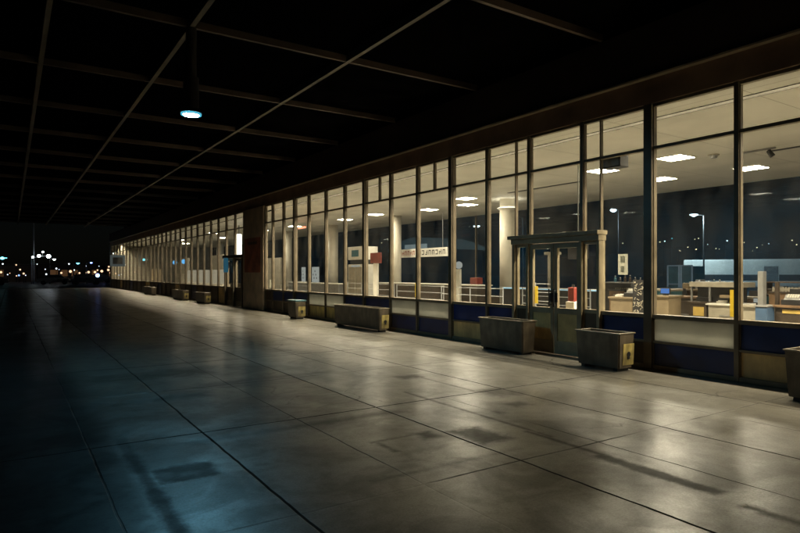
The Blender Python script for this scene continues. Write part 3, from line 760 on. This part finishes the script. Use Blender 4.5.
for k in range(70):
    y = random.uniform(.02, .25); z = random.uniform(.34, 1.38); an = random.choice((.5, 1.1, 2.0, 2.6)); ln = random.uniform(.03, .08)
    q = [(y + ln * math.cos(an) * u - .006 * math.sin(an) * v, z + ln * math.sin(an) * u + .006 * math.cos(an) * v) for u, v in ((-.5, -1), (.5, -1), (.5, 1), (-.5, 1))]
    if all(0 < p[0] < .27 for p in q): m.prism(q, 'x', -.012 + k * .0001, -.001)
m.build('pattern', M['offwhite'], t)
# small things on and behind the counters
random.seed(21)
def bottle(x, y, z, mat, h, label):
    t = thing('bottle', (x, y, z), label, 'bottle', 'small bottles on the back counters')
    MB().tube((0, 0, 0), (0, 0, h * .62), .035, seg=10).tube((0, 0, h * .62), (0, 0, h * .78), .035, .014, seg=10).tube((0, 0, h * .78), (0, 0, h), .014, seg=8).build('body', M[mat], t)
    MB().tube((0, 0, h), (0, 0, h + .02), .016, seg=8).build('cap', M['white'], t)
for k in range(9):
    bottle(14.80 + random.uniform(-.1, .15), 7.66 + k * .16 + random.uniform(-.03, .03), FZ + 1.151, random.choice(['dark', 'teal', 'brown', 'darkbrown']), random.uniform(.12, .24), 'small bottle among the cartons on the cluttered back counter')
for k in range(7):
    bottle(14.3, 9.7 + k * .16, FZ + 1.311, random.choice(['dark', 'teal', 'darkbrown']), random.uniform(.10, .20), 'small bottle standing on the black counter with pale marks')
def office_chair(x, y, rz, label):
    t = thing('office_chair', (x, y, FZ), label, 'chair', 'dark office chairs behind the counters', rz)
    MB().box(-.22, .22, -.22, .22, .44, .51, .03).build('seat', M['dark'], t)
    MB().prism([(-.2, .62), (.2, .62), (.23, .9), (.17, 1.16), (-.17, 1.16), (-.23, .9)], 'x', -.25, -.20).build('backrest', M['dark'], t)
    MB().box(-.255, -.225, -.03, .03, .45, .7).build('back_bracket', M['grey'], t)
    b = MB().tube((0, 0, .1), (0, 0, .44), .03)
    for k in range(5): b.tube((0, 0, .1), (.28 * math.cos(k * 1.2566), .28 * math.sin(k * 1.2566), .05), .02, seg=8)
    b.build('base', M['grey'], t)
office_chair(14.2, 8.75, R(200), 'dark office chair left of the pale wood cabinet')
office_chair(14.1, 6.95, R(160), 'dark office chair behind the glass shelf')
office_chair(13.3, 4.95, R(190), 'dark office chair behind the right counter')
def papers(x, y, z, label):
    tag(MB().box(-.15, .15, -.11, .11, 0, .035).box(-.13, .14, -.12, .08, .036, .06).build('paper_stack', M['white'], loc=(x, y, z)), label, 'papers')
def till(x, y, z, label):
    t = thing('till', (x, y, z), label, 'till')
    MB().box(-.16, .16, -.17, .17, .001, .10, .012).build('drawer', M['dark'], t)
    MB().prism([(-.10, .101), (.12, .101), (.10, .19), (-.02, .20)], 'y', -.14, .14).build('keyboard', M['grey'], t)
    m = MB()
    for i in range(5):
        for j in range(3): m.box(-.09 + j * .022, -.075 + j * .022, -.1 + i * .042, -.072 + i * .042, .135 + j * .02, .158 + j * .022)
    m.build('keys', M['white'], t)
    MB().box(.03, .09, -.10, .10, .201, .30, .01).build('display', M['dark'], t)
till(12.75, 8.98, FZ + .981, 'dark till on the plain tan desk right of the entrance')
till(13.3, 7.45, FZ + .921, 'dark till on the counter end with the yellow plate')
till(12.25, 5.2, FZ + .971, 'dark till on the dark brown counter at the right edge')
random.seed(31)
for k in range(22):
    xx = random.uniform(13.7, 16.5); yy = random.uniform(4.6, 10.4); w_, d_ = random.uniform(.16, .4), random.uniform(.15, .3)
    if 14.4 < xx < 15.3 and 7.3 < yy < 9.4: xx += 1.3
    z_ = 0.
    o = thing('storage_box', (xx, yy, FZ), 'dim stacked storage box in the clutter behind the right-hand counters', 'box', 'storage boxes behind the counters', random.uniform(-.2, .2))
    hh = random.uniform(.7, 1.22)
    MB().box(-d_, d_, -w_, w_, .001, hh, .01).build('body', M[random.choice(['darkbrown', 'brown', 'dark', 'grey', 'woodtan', 'teal'])], o)
    MB().box(-d_ - .012, d_ + .012, -w_ - .012, w_ + .012, hh + .001, hh + .05, .006).build('lid', M[random.choice(['grey', 'darkbrown', 'offwhite', 'dark'])], o)
    MB().box(-d_ - .008, -d_ - .001, -w_ * .5, w_ * .2, hh * .8, hh * .92).build('tag', M[random.choice(['offwhite', 'white', 'grey'])], o)
papers(12.75, 9.3, FZ + .981, 'stack of paper on the plain tan desk')
papers(13.3, 7.05, FZ + .902, 'stack of paper on the cream drawer counter')
papers(12.3, 4.55, FZ + .971, 'stack of paper on the right counter')
t = thing('display_rack', (15.6, 6.3, FZ), 'dark open rack with pale boxes behind the right counter', 'rack')
for yy in (-.9, 0, .9): MB().box(-.15, .15, yy - .02, yy + .02, .001, 1.35).build('upright', M['darkbrown'], t)
for zz in (.55, .95, 1.33):
    for ya, yb in ((-.88, -.02), (.02, .88)): MB().box(-.15, .15, ya, yb, zz, zz + .025).build('shelf', M['brown'], t)
for k in range(8):
    yy = -.78 + k * .22 + (.04 if k > 3 else 0)
    tag(MB().box(-.1, .1, -.075, .075, 0, random.uniform(.14, .28), .008).build('shelf_box', M[random.choice(['offwhite', 'woodtan', 'grey', 'brown', 'teal'])], loc=(15.58, 6.3 + yy, FZ + .976)),
        'small box in the row on the dark open rack', 'box', 'boxes on the dark open rack')
# inside the entrance
t = thing('fire_extinguisher', (9.75, 8.27, FZ), 'red fire extinguisher cabinet seen through the entrance door', 'fire extinguisher')
MB().box(-.1, .1, -.08, .08, .98, 1.27, .015).build('cabinet', M['red'], t)
MB().box(-.13, .13, -.11, .11, .02, .977, .01).box(-.15, .15, -.13, .13, .001, .02).build('pedestal', M['white'], t)
MB().tube((-.02, .0, 1.27), (-.02, .0, 1.33), .03).build('valve', M['dark'], t)
t = thing('information_post', (16.0, 14.6, FZ), 'pale post with a flat head seen through the left door leaf', 'post')
MB().box(-.09, .09, -.08, .08, .001, 2.2, .01).build('post', M['offwhite'], t)
MB().box(-.14, .14, -.35, .2, 2.202, 2.3, .01).build('head', M['offwhite'], t)
t = thing('wall_screen', (12.6, 10.55, 1.95), 'dark screen hung from the ceiling seen through the right door leaf', 'screen')
MB().box(-.03, .03, -.33, .33, 0, .38, .01).build('case', M['dark'], t)
MB().tube((0, 0, .38), (0, 0, 2.499), .015).build('rod', M['grey'], t)
# queue barriers
def barrier(x, y0, y1, label, h=1.12, mat='rail_paint'):
    t = thing('barrier', (x, y0, FZ), label, 'barrier', 'queue barriers in the hall')
    L_ = y1 - y0; n = max(2, round(L_ / 1.5) + 1)
    for k in range(n):
        y = k * L_ / (n - 1)
        MB().tube((0, y, .015), (0, y, h), .018).tube((0, y, .001), (0, y, .016), .14).build('post', M[mat], t)
    for z in (h - .03, h - .26, h - .5): MB().tube((0, .026, z), (0, L_ - .026, z), .010, seg=8).build('rail', M[mat], t)
    return t
barrier(12.2, 13.0, 16.0, 'white rail barrier below the round column')
barrier(12.6, 16.4, 19.4, 'white rail barrier under the hanging sign board')
barrier(13.4, 10.8, 13.4, 'white rail barrier seen through the entrance door')
barrier(13.0, 20.2, 24.2, 'white rail barrier in front of the red square sign')
barrier(13.0, 28.5, 33.5, 'white rail barrier among the white display stands')
barrier(12.0, 10.75, 11.5, 'short tall white barrier gate before the round column', 1.3)
counter(14.2, 16.5, 23.5, 1.12, .7, 'long low dark counter with a pale top under the hanging sign', 'darkbrown', 'white')
counter(14.6, 10.6, 15.6, 1.05, .7, 'long dark counter with a glowing pale edge behind the entrance', 'dark', 'white')
tag(MB().box(-.005, .005, -2.4, 2.4, 0, .03).build('light_strip', M['cyan_glow'], loc=(14.54, 13.1, FZ + 1.02)), 'thin bluish light strip along the counter edge behind the entrance', 'light strip')
tag(MB().box(-.15, .15, -.2, .2, 0, .26, .02).build('box', M['red'], loc=(14.9, 17.35, FZ + 1.121)), 'dull red box on the long low dark counter', 'box')
t = thing('information_post', (14.0, 17.3, FZ), 'slim white post with a lit tip beside the round column', 'post')
MB().box(-.05, .05, -.10, .10, .001, 1.7, .01).build('post', M['white'], t)
MB().ball((0, 0, 1.85), .14).build('globe', M['white_glow'], t)
# hanging sign with two lettered halves (the lettering is not legible in the picture)
t = thing('hanging_sign', (17.0, 24.3, 2.36), 'long cream sign board hung across the hall with rust and dark lettering', 'sign')
MB().box(-.05, .05, -2.5, 2.45, 0, .42, .01).build('board', M['white'], t)
for y in (-2.1, 0, 2.1): MB().tube((0, y, .42), (0, y, 2.089), .012, seg=8).build('rod', M['grey'], t)
random.seed(11)
def glyphs(y_from, y_to, n):
    m = MB(); stp = (y_to - y_from) / n
    for k in range(n):
        y = y_from + k * stp; w = stp * .66; kind = random.randrange(5)
        za, zb = .10, .33
        m.box(-.058, -.051, y, y + w * .24, za, zb)
        if kind in (0, 1, 3): m.box(-.058, -.051, y + w * .25, y + w, zb - .05, zb)
        if kind in (1, 2): m.box(-.058, -.051, y + w * .25, y + w, za, za + .05)
        if kind in (0, 3, 4): m.box(-.058, -.051, y + w * .76, y + w, za, zb - .055)
        if kind in (2, 4): m.box(-.058, -.051, y + w * .25, y + w * .7, za + .1, za + .14)
    return m
glyphs(.15, 2.3, 9).build('lettering', M['orange_text'], t)
glyphs(-2.35, -.1, 8).build('lettering', M['dark_text'], t)
# white cabinets
t = thing('photo_booth', (15.0, 26.3, FZ), 'white cabinet with a small teal window and pale lower doors', 'cabinet')
MB().box(0, .9, 0, 1.55, .02, 2.0, .01).build('body', M['white'], t)
MB().box(-.01, .9, 0, 1.55, 2.24, 2.92, .01).build('head', M['white'], t)
MB().box(.1, .8, .05, 1.5, 2.002, 2.239).build('band', M['dark'], t)
MB().box(-.018, -.011, .4, 1.15, 2.4, 2.74).build('window', M['teal'], t)
MB().box(-.015, -.001, .08, .74, .2, 1.85).build('door', M['offwhite'], t)
MB().box(-.015, -.001, .80, 1.46, .2, 1.85).build('door', M['offwhite'], t)
MB().box(-.012, -.001, .3, 1.2, 1.87, 1.95).build('lamp', M['white_glow'], t)
t = thing('pole_sign', (13.0, 21.65, FZ), 'red square sign on a broad pale pole', 'sign')
MB().box(-.04, .04, -.16, .16, .001, 1.97, .008).build('pole', M['white'], t)
MB().box(-.05, .05, -.40, .40, 1.972, 2.42, .02).build('panel', M['red'], t)
for y, lab in ((33.6, 'narrow white display stand left of its wider neighbour'), (31.9, 'wide white display stand with dark spots near the white column')):
    w = .22 if y > 33 else .42
    t = thing('display_stand', (15.0, y, FZ), lab, 'display stand', 'white display stands')
    MB().box(-.04, .04, -w, w, 1.0, 1.9, .01).build('board', M['white_glow'], t)  # board glows by itself, brightness put into the material
    MB().box(-.25, .25, -w, w, .001, .04).box(-.03, .03, -.05, .05, .04, .999).build('stand', M['grey'], t)
    m = MB()
    for k in range(5): m.box(-.048, -.041, -w * .7 + k * w * .28, -w * .7 + k * w * .28 + w * .2, 1.2 + (k % 3) * .2, 1.3 + (k % 3) * .2)
    m.build('print', M['dark'], t)
counter(14.6, 28.2, 35.0, .98, .8, 'long grey counter with a white top below the display stands', 'grey', 'white')
tag(MB().box(-.03, .03, -.5, .5, -.05, .05, .02).build('neon_sign', M['pink_glow'], loc=(13.6, 30.7, 4.1)), 'short pinkish neon bar just under the ceiling', 'neon sign')
# far wing
t = thing('back_wall_display', (10.9, 36.6, FZ), 'white wall counter with glowing panels in the far wing', 'counter')
MB().box(0, .5, 0, 9.2, .001, .85).build('cabinet', M['offwhite'], t)
for k in range(8): MB().box(.1, .14, k * 1.15 + .05, k * 1.15 + (1.0 if k != 3 else .7), .86, 1.75).build('panel', M['board_glow'], t)  # panels glow in place of light falling on the counter
t = thing('tube_lamp', (11.5, 35.2, 2.6), 'bright upright tube lamp in the window left of the brown pier', 'lamp')
MB().tube((0, 0, 0), (0, 0, 1.3), .16, seg=16).build('tube', M['tube_glow'], t)
MB().tube((0, 0, 1.301), (0, 0, 1.849), .04).build('rod', M['grey'], t)
for k, (x, y, z) in enumerate(((12.0, 51.0, 2.5), (12.4, 56.0, 2.5))):
    t = thing('blue_lamp', (x, y, z), ['nearer round blue lamp in the far wing', 'farther round blue lamp in the far wing'][k], 'lamp', 'blue lamps in the far wing')
    MB().ball((0, 0, 0), .19).build('globe', M['blue_lamp'], t)
    MB().tube((0, 0, .18), (0, 0, 4.449 - z), .02).build('rod', M['grey'], t)
tag(MB().box(-.4, .4, -.5, .5, 0, 1.9, .02).build('kiosk', M['woodtan'], loc=(12.0, 62.0, FZ)), 'orange tan cabinet near the far end of the far wing', 'cabinet')
for k, (y, x) in enumerate(((40., 15.5), (45.5, 13.2), (51, 15), (57, 13.5), (63, 14.5))):
    tag(MB().box(-.06, .06, -1.6, 1.6, 0, 2.6 + .3 * (k % 2), .01).build('partition', M['offwhite'], loc=(x, y, FZ)),
        ['first', 'second', 'third', 'fourth', 'fifth'][k] + ' cream partition from the brown pier in the far wing', 'partition', 'cream partitions in the far wing')

# ------------------------------------------------------------------ outside behind the terminal
def street_lamp(x, y, h, lens, label, group, arm=.9, ang=0., r=.3, name='street_lamp', z0=-.15):
    t = thing(name, (x, y, z0), label, 'street lamp', group, rz=ang)
    MB().tube((0, 0, 0), (0, 0, h), .09, .05, seg=10).tube((0, 0, h - .02), (arm, 0, h + .12), .035, seg=8).build('pole', M['lamp_metal'], t)
    MB().box(arm - .3, arm + .3, -.16, .16, h + .08, h + .2, .02).build('head', M['lamp_metal'], t)
    MB().box(arm - r, arm + r, -.13, .13, h + .0, h + .078).ball((arm, 0, h + .02), .12 + r * .3, .7).build('lens', M[lens], t)
    return t
street_lamp(51.2, 29.0, 6.8, 'street_white', 'tall white street lamp above the left end of the long white bus', 'street lamps on the apron', ang=R(150))
ld = bpy.data.lights.new('street_lamp_light', 'POINT'); ld.energy = 3800; ld.color = (.8, .93, 1.); ld.shadow_soft_size = .25
lo = bpy.data.objects.new('street_lamp_light', ld); COL.objects.link(lo); lo.location = (50.5, 29.55, 6.35)
street_lamp(44.6, 33.0, 7.3, 'street_white', 'brightest street lamp seen in the window right of the entrance', 'street lamps on the apron', ang=R(60), r=.42)
street_lamp(63.0, 25.0, 7.3, 'street_teal', 'faint street lamp seen in the rightmost window', 'street lamps on the apron', ang=R(150))
street_lamp(44.0, 44.0, 7.4, 'street_white', 'street lamp seen just right of the round column', 'street lamps on the apron', ang=R(150))
street_lamp(42.0, 47.5, 6.6, 'street_white', 'street lamp seen just left of the round column', 'street lamps on the apron', ang=R(150))
# the row of lamps along the hill, some way off
random.seed(5)
def polar(px, d):
    l = (px - 400) / 592. * d
    return .549 * d + .836 * l, .836 * d - .549 * l
lamp0 = None
gl = 'tiny lamps along the distant hillside'
hill_dirs = [657, 662, 671, 676, 681, 689, 693, 697, 700, 704, 712, 720, 727, 733, 745, 751, 757, 763, 767, 793, 797, 803, 812, 594, 599, 620, 560, 547, 470, 462, 428, 380, 374]
for k, px in enumerate(hill_dirs):
    d = 235 + random.uniform(-10, 10)
    x, y = polar(px + random.uniform(-3.5, 3.5), d)
    hgt = 12.6 + random.uniform(-2.6, 2.4) + (4.5 if px in (594, 599) else 0)
    if lamp0 is None or k < 3:
        t = street_lamp(x, y, hgt, ['street_warm', 'street_white', 'street_teal'][k] if k < 3 else 'street_warm', 'tiny far lamp among the row of lights on the dark hillside', gl, r=.25, name='hill_lamp')
        t['height'] = hgt
        if k == 0: lamp0 = t
        if k == 1: lampw = t
    else:
        s = lampw if k in (9, 12, 18, 23, 24) else lamp0
        c = copy_tree(s, loc=(x, y, -.15))
        q = hgt / 12.6 * random.choice((.35, .45, .6, .8, 1.1)); c.scale = (q, q, hgt / s['height'])
# airport bus
bus = thing('airport_bus', (58.2, 26.3, -.15), 'long white airport bus parked on the apron under a lamp', 'bus', rz=R(-62))
MB().box(-7.5, 7.5, -1.3, 1.3, .42, 2.95, .14).build('body', M['white'], bus)
MB().box(-7.2, -1.0, -1.312, -1.302, 1.0, 1.55).box(.2, 7.2, -1.312, -1.302, 1.0, 1.55).build('window_band', M['dark'], bus)
MB().box(-.95, .15, -1.31, -1.302, .5, 2.3).build('door', M['grey'], bus)
for x in (-5.0, 4.8):
    for s in (-1, 1):
        MB().tube((x, s * 1.22, .48), (x, s * 1.36, .48), .48, seg=20).build('wheel', M['tyre'], bus)
MB().box(7.502, 7.52, -1.1, 1.1, 1.2, 2.4).build('windscreen', M['dark'], bus)
# pavilion with a curved roof beyond the rear glass
pav = thing('curved_kiosk', (24.0, 30.8, -.15), 'pavilion with a shallow curved roof and a lit white band behind the hanging sign', 'pavilion')
W_ = 6.8
arc = [(-.2, 3.3)] + [(-.2 + (W_ + .4) * k / 16., 3.42 + .78 * math.sin(math.pi * k / 16.)) for k in range(17)] + [(W_ + .2, 3.3)]
MB().prism(arc, 'x', -.3, 3.2).build('roof', M['pav_roof'], pav)
MB().box(0, 3, 0, W_, .001, 3.29).build('wall', M['dark'], pav)
MB().box(-.33, -.301, 1.9, 4.6, 3.34, 3.72).build('lamp_band', M['white_glow'], pav)
t = thing('glass_booth', (20.6, 12.1, -.15), 'glass booth with white window frames beyond the rear glass', 'booth')
fr = MB()
for y in (0, .42, .5, .95): fr.box(0, .05, y, y + .035, 1.2, 1.98)
fr.box(0, .05, 0, .985, 1.98, 2.02).box(0, .05, 0, .985, 1.3, 1.33)
fr.build('frame', M['booth_glow'], t)
MB().box(.055, .8, 0, .98, .001, 1.98).build('body', M['teal'], t)

# ------------------------------------------------------------------ far left: street beyond the canopy
def shop(x, y, w, h, d, label, nwin, rz=0):
    t = thing('roadside_building', (x, y, -.15), label, 'building', 'low roadside buildings')
    MB().box(-w / 2, w / 2, 0, d, 0, h).build('wall', M['wall_far'], t)
    MB().box(-w / 2 - .4, w / 2 + .4, -.6, d + .3, h + .002, h + .3).build('roof', M['darkbrown'], t)
    random.seed(int(x * 7 + 999))
    for k in range(nwin):
        if random.random() < .8:
            wx = -w / 2 + (k + .5) * w / nwin
            ww = w / nwin * random.uniform(.25, .42)
            f = MB().box(wx - ww, wx + ww, -.04, -.002, .9, 2.3).build('window', M['dark'], t)
            MB().box(wx - ww + .06, wx + ww - .06, -.05, -.041, .96, 2.24).build('pane', M['warm_window'], f)
    return t
shop(-3, 132, 14, 3.0, 8, 'low roadside building with warm windows at the far left edge', 6)
shop(10, 138, 11, 3.3, 8, 'low roadside building with warm windows behind the cluster of lamps', 6)
shop(21.5, 135, 10, 2.9, 8, 'low roadside building with warm windows next to the end of the terminal', 5)
gs = 'street lamps beyond the canopy'
street_lamp(-2.0, 108.4, 3.9, 'street_teal', 'teal street lamp at the left edge of the picture', gs, ang=0, r=.6)
t = thing('lamp_cluster', (3.6, 105.0, -.15), 'pole carrying a cluster of four bright white floodlights', 'street lamp', gs)
MB().tube((-1.0, 0, 0), (-1.0, 0, 3.9), .07, seg=8).tube((-1.0, 0, 3.9), (.9, 0, 4.3), .05, seg=8).build('pole', M['grey'], t)
for (x, z, r) in ((-.85, 4.05, .15), (-.05, 4.25, .22), (.45, 4.85, .14), (1.2, 4.2, .28)):
    hd = MB().ball((x, -.1, z), r).build('floodlight', M['street_white'], t)
    MB().box(x - .12, x + .12, .05, .25, z - .1, z + .1).build('housing', M['lamp_metal'], hd)
MB().tube((.9, 0, 4.3), (1.2, 0, 4.15), .04, seg=8).tube((.4, 0, 4.2), (.45, 0, 4.8), .03, seg=8).build('arm', M['grey'], t)
street_lamp(4.9, 104, 3.7, 'street_white', 'small white street lamp right of the floodlight cluster', gs, arm=.6, r=.2)
street_lamp(7.9, 102, 3.1, 'street_teal', 'teal street lamp halfway between the floodlights and the terminal', gs, arm=.6, r=.22)
street_lamp(9.6, 101, 3.2, 'street_blue', 'dim bluish street lamp close to the terminal end', gs, arm=.6, r=.08)
t = tag(MB().tube((0, 0, 0), (0, 0, 12.6), .11, .05, seg=10).ball((0, 0, 12.6), .09).build('mast', M['grey'], loc=(2.9, 105.8, -.15)), 'tall thin mast rising above the floodlight cluster', 'mast')
# cars
def car(loc, rz, paint, label):
    t = thing('parked_car', loc, label, 'car', 'cars parked beyond the pavement', rz)
    prof = [(-2.1, .35), (-2.15, .75), (-1.9, .92), (-1.3, .98), (-.7, 1.42), (.75, 1.44), (1.45, .98), (2.0, .85), (2.15, .62), (2.1, .35)]
    m = MB().prism(prof, 'y', -.85, .85); m.build('body', M[paint], t)
    MB().prism([(-1.12, 1.0), (-.65, 1.36), (.7, 1.38), (1.25, 1.0)], 'y', -.858, -.851).build('side_window', M['dark'], t)
    MB().prism([(-1.12, 1.0), (-.65, 1.36), (.7, 1.38), (1.25, 1.0)], 'y', .851, .858).build('side_window', M['dark'], t)
    for x in (-1.3, 1.35):
        for s in (-1, 1): MB().tube((x, s * .72, .31), (x, s * .88, .31), .31, seg=16).build('wheel', M['tyre'], t)
    for s in (-.6, .6): MB().box(2.08, 2.16, s - .14, s + .14, .62, .76, .02).build('headlight', M['white'], t)
    return t
car((-2.5, 97, -.15), R(8), 'car_dark', 'dark car parked farthest left beyond the pavement')
car((5.2, 99, -.15), R(-6), 'car_light', 'silver car parked below the floodlight cluster')
car((12.5, 112, -.15), R(4), 'car_dark', 'dark car parked near the end of the terminal')
car((9.0, 96, -.15), R(185), 'car_dark', 'dark car between the standing person and the blue beacon')
t = thing('beacon_post', (10.9, 99.5, -.15), 'low post with a bright blue beacon by the end of the terminal', 'beacon')
MB().tube((0, 0, 0), (0, 0, 1.1), .06, seg=8).build('post', M['grey'], t)
MB().ball((0, 0, 1.3), .27).build('lens', M['street_blue'], t)
for k, (x, y, z, s) in enumerate(((7.3, 118, 1.5, .16), (8.6, 117, 1.7, .22), (11.3, 116, 1.6, .2), (12.4, 117, 1.6, .2), (13.6, 118, 1.75, .22), (14.9, 120, 2.0, .2), (1.8, 119, 1.4, .15), (9.9, 116, 1.5, .14), (15.6, 119, 1.8, .26), (-1.4, 120, 1.6, .18))):
    t = thing('bollard_lamp', (x, y, -.15), 'small warm lamp on a low post in the row before the roadside buildings', 'bollard lamp', 'warm lamps before the roadside buildings')
    MB().tube((0, 0, 0), (0, 0, z), .05, seg=8).build('post', M['dark'], t)
    MB().ball((0, 0, z + s), s).build('globe', bpy.data.materials['warm bollard lens'] if 'warm bollard lens' in bpy.data.materials else glow('warm bollard lens', (1., .62, .36), 1.6), t)

more = [('warm bollard lens', (1., .62, .36), 1.6), ('white bollard lens', (.8, .9, 1.), 2.2), ('blue bollard lens', (.25, .45, 1.), 2.0)]
for n_, c_, e_ in more:
    if n_ not in bpy.data.materials: glow(n_, c_, e_)
random.seed(77)
for k in range(24):
    x = random.uniform(-2.5, 20); y = random.uniform(118, 130); z = random.uniform(1.0, 3.2); s = random.uniform(.06, .15)
    t = thing('bollard_lamp', (x, y, -.15), 'small far lamp on a thin post along the street beyond the canopy', 'bollard lamp', 'small lamps along the far street')
    MB().tube((0, 0, 0), (0, 0, z), .04, seg=8).build('post', M['dark'], t)
    MB().ball((0, 0, z + s), s).build('globe', bpy.data.materials[more[random.choice((0, 0, 0, 1, 1, 2))][0]], t)

# a person standing far off, in a dark coat
def person(loc, label, rz):
    me = bpy.data.meshes.new('person')
    V = [(0, 0, .95), (0, 0, 1.15), (0, 0, 1.40), (0, .0, 1.50), (0, .02, 1.62), (0, .02, 1.74),
         (.09, 0, .90), (.11, .03, .50), (.12, -.02, .09), (.13, .12, .04),
         (-.09, 0, .90), (-.10, -.03, .50), (-.11, -.10, .09), (-.12, .05, .04),
         (.19, 0, 1.40), (.25, -.02, 1.13), (.26, .08, .88), (.26, .12, .80),
         (-.19, 0, 1.40), (-.25, -.02, 1.13), (-.25, .05, .88), (-.25, .09, .80)]
    E = [(0, 1), (1, 2), (2, 3), (3, 4), (4, 5), (0, 6), (6, 7), (7, 8), (8, 9), (0, 10), (10, 11), (11, 12), (12, 13),
         (2, 14), (14, 15), (15, 16), (16, 17), (2, 18), (18, 19), (19, 20), (20, 21)]
    rad = [.15, .14, .15, .06, .095, .08, .095, .065, .045, .04, .095, .065, .045, .04, .065, .05, .038, .03, .065, .05, .038, .03]
    me.from_pydata(V, E, [])
    me.materials.append(M['cloth'])
    o = bpy.data.objects.new('person', me); COL.objects.link(o)
    sk = o.modifiers.new('skin', 'SKIN')
    for i, r in enumerate(rad):
        me.skin_vertices[0].data[i].radius = (r, r * .8)
    me.skin_vertices[0].data[0].use_root = True
    o.modifiers.new('sub', 'SUBSURF').levels = 1
    o.location = loc; o.rotation_euler.z = rz
    return tag(o, label, 'person')
try:
    me_t = None
    def add_skin_layer(ob): pass
    pz = person((7.15, 88.0, -.15), 'person in a dark coat standing beyond the end of the pavement', R(20))
except Exception as ex:
    print('person failed', ex)

# ------------------------------------------------------------------ world, camera
wd = bpy.data.worlds.new('World'); scene.world = wd; wd.use_nodes = True
nt = wd.node_tree
bg = nt.nodes['Background']
sky = nt.nodes.new('ShaderNodeTexSky'); sky.sky_type = 'NISHITA'; sky.sun_disc = False
sky.sun_elevation = R(25); sky.sun_rotation = R(200)
nt.links.new(sky.outputs['Color'], bg.inputs['Color'])
bg.inputs['Strength'].default_value = .0003

cam = bpy.data.cameras.new('camera'); co = bpy.data.objects.new('camera', cam); COL.objects.link(co)
cam.sensor_width = 36; cam.lens = 36 * 592 / 800.; cam.clip_end = 3000; cam.clip_start = .05
cam.shift_y = 5.9 / 800.
co.location = (0, 0, 1.6)
co.rotation_euler = (R(90), 0, R(-33.31))
scene.camera = co
scene.render.engine = 'CYCLES'
scene.cycles.use_denoising = True
scene.cycles.max_bounces = 10; scene.cycles.diffuse_bounces = 5; scene.cycles.glossy_bounces = 4
scene.cycles.transparent_max_bounces = 16
scene.cycles.sample_clamp_indirect = 6
scene.cycles.caustics_reflective = False; scene.cycles.caustics_refractive = False
scene.view_settings.view_transform = 'Standard'; scene.view_settings.look = 'None'
scene.view_settings.exposure = 0; scene.view_settings.gamma = 1
